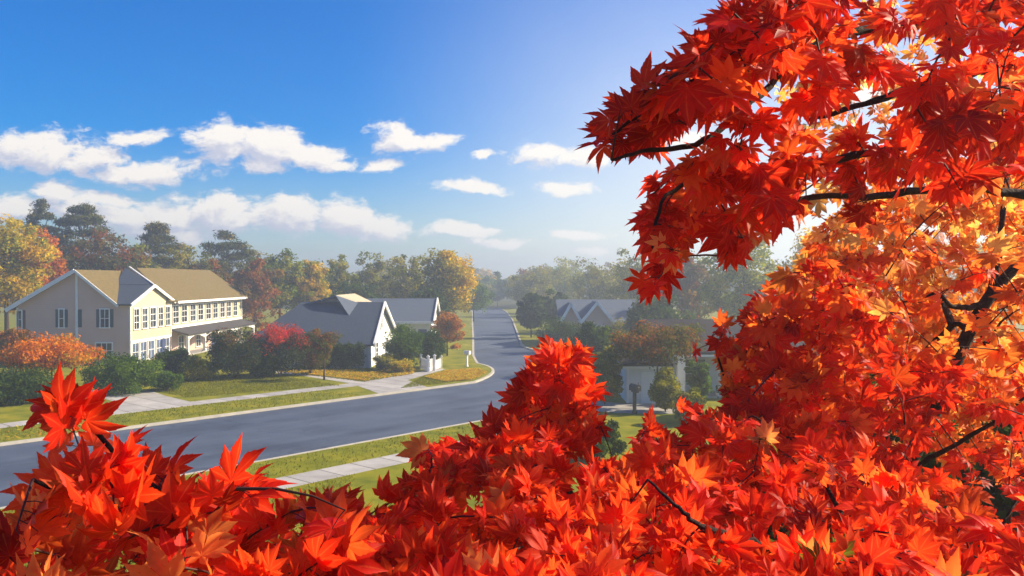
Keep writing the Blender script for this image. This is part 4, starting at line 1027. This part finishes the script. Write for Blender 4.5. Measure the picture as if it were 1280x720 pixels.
def world():
    W = bpy.data.worlds.new('World'); SC.world = W; W.use_nodes = True; nt = W.node_tree; nt.nodes.clear()
    out = nd(nt, 'ShaderNodeOutputWorld'); bg = nd(nt, 'ShaderNodeBackground'); bg.inputs[1].default_value = .088
    sky = nd(nt, 'ShaderNodeTexSky'); sky.sky_type = 'NISHITA'; sky.sun_disc = False
    sky.sun_elevation = SUN_EL; sky.sun_rotation = SUN_AZ; sky.air_density = 1.0; sky.dust_density = 1.0; sky.ozone_density = 5.0
    hs = nd(nt, 'ShaderNodeHueSaturation'); hs.inputs['Saturation'].default_value = 1.62; nt.links.new(sky.outputs[0], hs.inputs['Color'])
    hs.inputs['Value'].default_value = .86; hs.inputs['Hue'].default_value = .512
    # cloud field in direction space
    gr = bpy.data.node_groups.new('cloud_field', 'ShaderNodeTree')
    gr.interface.new_socket('Dir', in_out='INPUT', socket_type='NodeSocketVector'); gr.interface.new_socket('Field', in_out='OUTPUT', socket_type='NodeSocketFloat')
    gi = nd(gr, 'NodeGroupInput'); go = nd(gr, 'NodeGroupOutput')
    wn = noise(gr, 7, 5, .6, gi.outputs[0]); ws = nd(gr, 'ShaderNodeVectorMath', operation='MULTIPLY_ADD')
    gr.links.new(wn.outputs['Color'], ws.inputs[0]); ws.inputs[1].default_value = (.07, .045, 0); ws.inputs[2].default_value = (-.035, -.0225, 0)
    ad = nd(gr, 'ShaderNodeVectorMath', operation='ADD'); gr.links.new(gi.outputs[0], ad.inputs[0]); gr.links.new(ws.outputs[0], ad.inputs[1])
    blobs = [(55, 186, 72, 26), (110, 198, 60, 20), (175, 214, 75, 17), (175, 170, 36, 13), (275, 178, 48, 25), (330, 184, 60, 24), (385, 194, 50, 16), (425, 208, 28, 7), (330, 208, 40, 10),
             (495, 178, 38, 20), (545, 180, 34, 12), (480, 212, 26, 9), (596, 199, 15, 6), (588, 235, 48, 10), (690, 196, 48, 17), (705, 237, 36, 9), (740, 200, 30, 14),
             (70, 240, 34, 20), (30, 260, 60, 20), (140, 250, 34, 14), (130, 268, 70, 22), (220, 262, 60, 25), (290, 268, 70, 28), (370, 270, 60, 26), (430, 272, 45, 28), (485, 284, 40, 20),
             (200, 288, 90, 12), (575, 287, 46, 9), (622, 302, 42, 7), (720, 292, 40, 7), (735, 312, 34, 6), (-90, 200, 60, 20), (-140, 260, 90, 26), (860, 180, 60, 16), (930, 240, 80, 14), (1100, 120, 90, 20), (1400, 200, 120, 30), (-300, 120, 100, 25)]
    cur = None
    for (px, py, rx, ry) in blobs:
        c = ((px - 640) / F, (HZ - py) / F); s = (F / rx, F / ry)
        m = nd(gr, 'ShaderNodeVectorMath', operation='MULTIPLY_ADD'); gr.links.new(ad.outputs[0], m.inputs[0])
        m.inputs[1].default_value = (s[0], s[1], 0); m.inputs[2].default_value = (-c[0] * s[0], -c[1] * s[1], 0)
        l = nd(gr, 'ShaderNodeVectorMath', operation='LENGTH'); gr.links.new(m.outputs[0], l.inputs[0])
        if cur is None: cur = l.outputs['Value']
        else:
            q = nd(gr, 'ShaderNodeMath', operation='SMOOTH_MIN'); q.inputs[2].default_value = .25
            gr.links.new(cur, q.inputs[0]); gr.links.new(l.outputs['Value'], q.inputs[1]); cur = q.outputs[0]
    st = nd(gr, 'ShaderNodeVectorMath', operation='MULTIPLY'); gr.links.new(ad.outputs[0], st.inputs[0]); st.inputs[1].default_value = (1, 1.9, 1)
    n2 = noise(gr, 24, 9, .66, st.outputs[0])
    k = nd(gr, 'ShaderNodeMath', operation='MULTIPLY_ADD'); gr.links.new(n2.outputs[0], k.inputs[0]); k.inputs[1].default_value = 2.8; k.inputs[2].default_value = -0.32
    sb = nd(gr, 'ShaderNodeMath', operation='SUBTRACT'); gr.links.new(k.outputs[0], sb.inputs[0]); gr.links.new(cur, sb.inputs[1])
    gr.links.new(sb.outputs[0], go.inputs[0])
    tc = nd(nt, 'ShaderNodeTexCoord'); sx = nd(nt, 'ShaderNodeSeparateXYZ'); nt.links.new(tc.outputs['Generated'], sx.inputs[0])
    my = nd(nt, 'ShaderNodeMath', operation='MAXIMUM'); nt.links.new(sx.outputs[1], my.inputs[0]); my.inputs[1].default_value = .05
    da = nd(nt, 'ShaderNodeMath', operation='DIVIDE'); nt.links.new(sx.outputs[0], da.inputs[0]); nt.links.new(my.outputs[0], da.inputs[1])
    de = nd(nt, 'ShaderNodeMath', operation='DIVIDE'); nt.links.new(sx.outputs[2], de.inputs[0]); nt.links.new(my.outputs[0], de.inputs[1])
    cx = nd(nt, 'ShaderNodeCombineXYZ'); nt.links.new(da.outputs[0], cx.inputs[0]); nt.links.new(de.outputs[0], cx.inputs[1])
    g1 = nd(nt, 'ShaderNodeGroup'); g1.node_tree = gr; nt.links.new(cx.outputs[0], g1.inputs[0])
    of = nd(nt, 'ShaderNodeVectorMath', operation='ADD'); nt.links.new(cx.outputs[0], of.inputs[0]); of.inputs[1].default_value = (.010, .016, 0)
    g2 = nd(nt, 'ShaderNodeGroup'); g2.node_tree = gr; nt.links.new(of.outputs[0], g2.inputs[0])
    al = nd(nt, 'ShaderNodeMapRange', interpolation_type='SMOOTHSTEP'); nt.links.new(g1.outputs[0], al.inputs['Value'])
    al.inputs['From Min'].default_value = -.10; al.inputs['From Max'].default_value = .52; al.inputs['To Max'].default_value = .97
    sh = nd(nt, 'ShaderNodeMath', operation='SUBTRACT'); nt.links.new(g2.outputs[0], sh.inputs[0]); nt.links.new(g1.outputs[0], sh.inputs[1])
    cr = ramp(nt, sh.outputs[0], [(.0, (9.2, 8.6, 7.9)), (.5, (6.6, 6.4, 6.7))]) 
    mr = nd(nt, 'ShaderNodeMapRange'); nt.links.new(sh.outputs[0], mr.inputs['Value']); mr.inputs['From Min'].default_value = -.45; mr.inputs['From Max'].default_value = .35
    nt.links.new(mr.outputs[0], cr.inputs[0]); cr.color_ramp.elements[1].position = 1
    for e, c in zip(cr.color_ramp.elements, [(1.0, .93, .84, 1), (.56, .57, .68, 1)]): e.color = c
    vm = nd(nt, 'ShaderNodeVectorMath', operation='SCALE'); nt.links.new(cr.outputs[0], vm.inputs[0]); vm.inputs['Scale'].default_value = CLOUD
    # only the half of the sky ahead carries these clouds
    fr = nd(nt, 'ShaderNodeMapRange'); nt.links.new(sx.outputs[1], fr.inputs['Value']); fr.inputs['From Min'].default_value = .1; fr.inputs['From Max'].default_value = .4
    mm = nd(nt, 'ShaderNodeMath', operation='MULTIPLY'); nt.links.new(al.outputs[0], mm.inputs[0]); nt.links.new(fr.outputs[0], mm.inputs[1])
    mx = nd(nt, 'ShaderNodeMix', data_type='RGBA'); nt.links.new(mm.outputs[0], mx.inputs['Factor']); nt.links.new(hs.outputs[0], mx.inputs['A']); nt.links.new(vm.outputs[0], mx.inputs['B'])
    va = nd(nt, 'ShaderNodeMapRange', interpolation_type='SMOOTHSTEP'); nt.links.new(da.outputs[0], va.inputs['Value']); va.inputs['From Min'].default_value = -.22; va.inputs['From Max'].default_value = .26; va.inputs['To Max'].default_value = .80
    vb = nd(nt, 'ShaderNodeMapRange', interpolation_type='SMOOTHSTEP'); nt.links.new(sx.outputs[2], vb.inputs['Value']); vb.inputs['From Min'].default_value = .50; vb.inputs['From Max'].default_value = .02
    vn = noise(nt, 5, 6, .6, cx.outputs[0]); vr = nd(nt, 'ShaderNodeMapRange'); nt.links.new(vn.outputs[0], vr.inputs['Value']); vr.inputs['From Min'].default_value = .2; vr.inputs['From Max'].default_value = .7; vr.inputs['To Min'].default_value = .75
    v1 = nd(nt, 'ShaderNodeMath', operation='MULTIPLY'); nt.links.new(va.outputs[0], v1.inputs[0]); nt.links.new(vb.outputs[0], v1.inputs[1])
    v2 = nd(nt, 'ShaderNodeMath', operation='MULTIPLY'); nt.links.new(v1.outputs[0], v2.inputs[0]); nt.links.new(vr.outputs[0], v2.inputs[1])
    v3 = nd(nt, 'ShaderNodeMath', operation='MULTIPLY'); nt.links.new(v2.outputs[0], v3.inputs[0]); nt.links.new(fr.outputs[0], v3.inputs[1])
    vx = nd(nt, 'ShaderNodeMix', data_type='RGBA'); nt.links.new(v3.outputs[0], vx.inputs['Factor']); nt.links.new(mx.outputs['Result'], vx.inputs['A']); vx.inputs['B'].default_value = (5.4, 5.2, 4.8, 1)
    mx = vx
    nt.links.new(mx.outputs['Result'], bg.inputs[0]); nt.links.new(bg.outputs[0], out.inputs[0])
CLOUD = 5.6
world()

cam = bpy.data.cameras.new('camera'); co = bpy.data.objects.new('camera', cam); COL.objects.link(co)
cam.sensor_width = 36; cam.lens = 36 * F / 1280; cam.clip_end = 3000; cam.clip_start = .05
co.location = (0, 0, CH); co.rotation_euler = (R(90) - math.atan((360 - HZ) / F), 0, 0)
SC.camera = co
SC.render.engine = 'CYCLES'
SC.cycles.use_denoising = True
try: SC.cycles.denoiser = 'OPENIMAGEDENOISE'
except Exception: pass
SC.cycles.max_bounces = 10; SC.cycles.diffuse_bounces = 7; SC.cycles.glossy_bounces = 2; SC.cycles.transmission_bounces = 4
SC.cycles.volume_bounces = 1; SC.cycles.transparent_max_bounces = 4
SC.cycles.sample_clamp_indirect = 10
SC.view_settings.view_transform = 'Standard'; SC.view_settings.look = 'None'
SC.view_settings.exposure = 1.22; SC.view_settings.gamma = 1
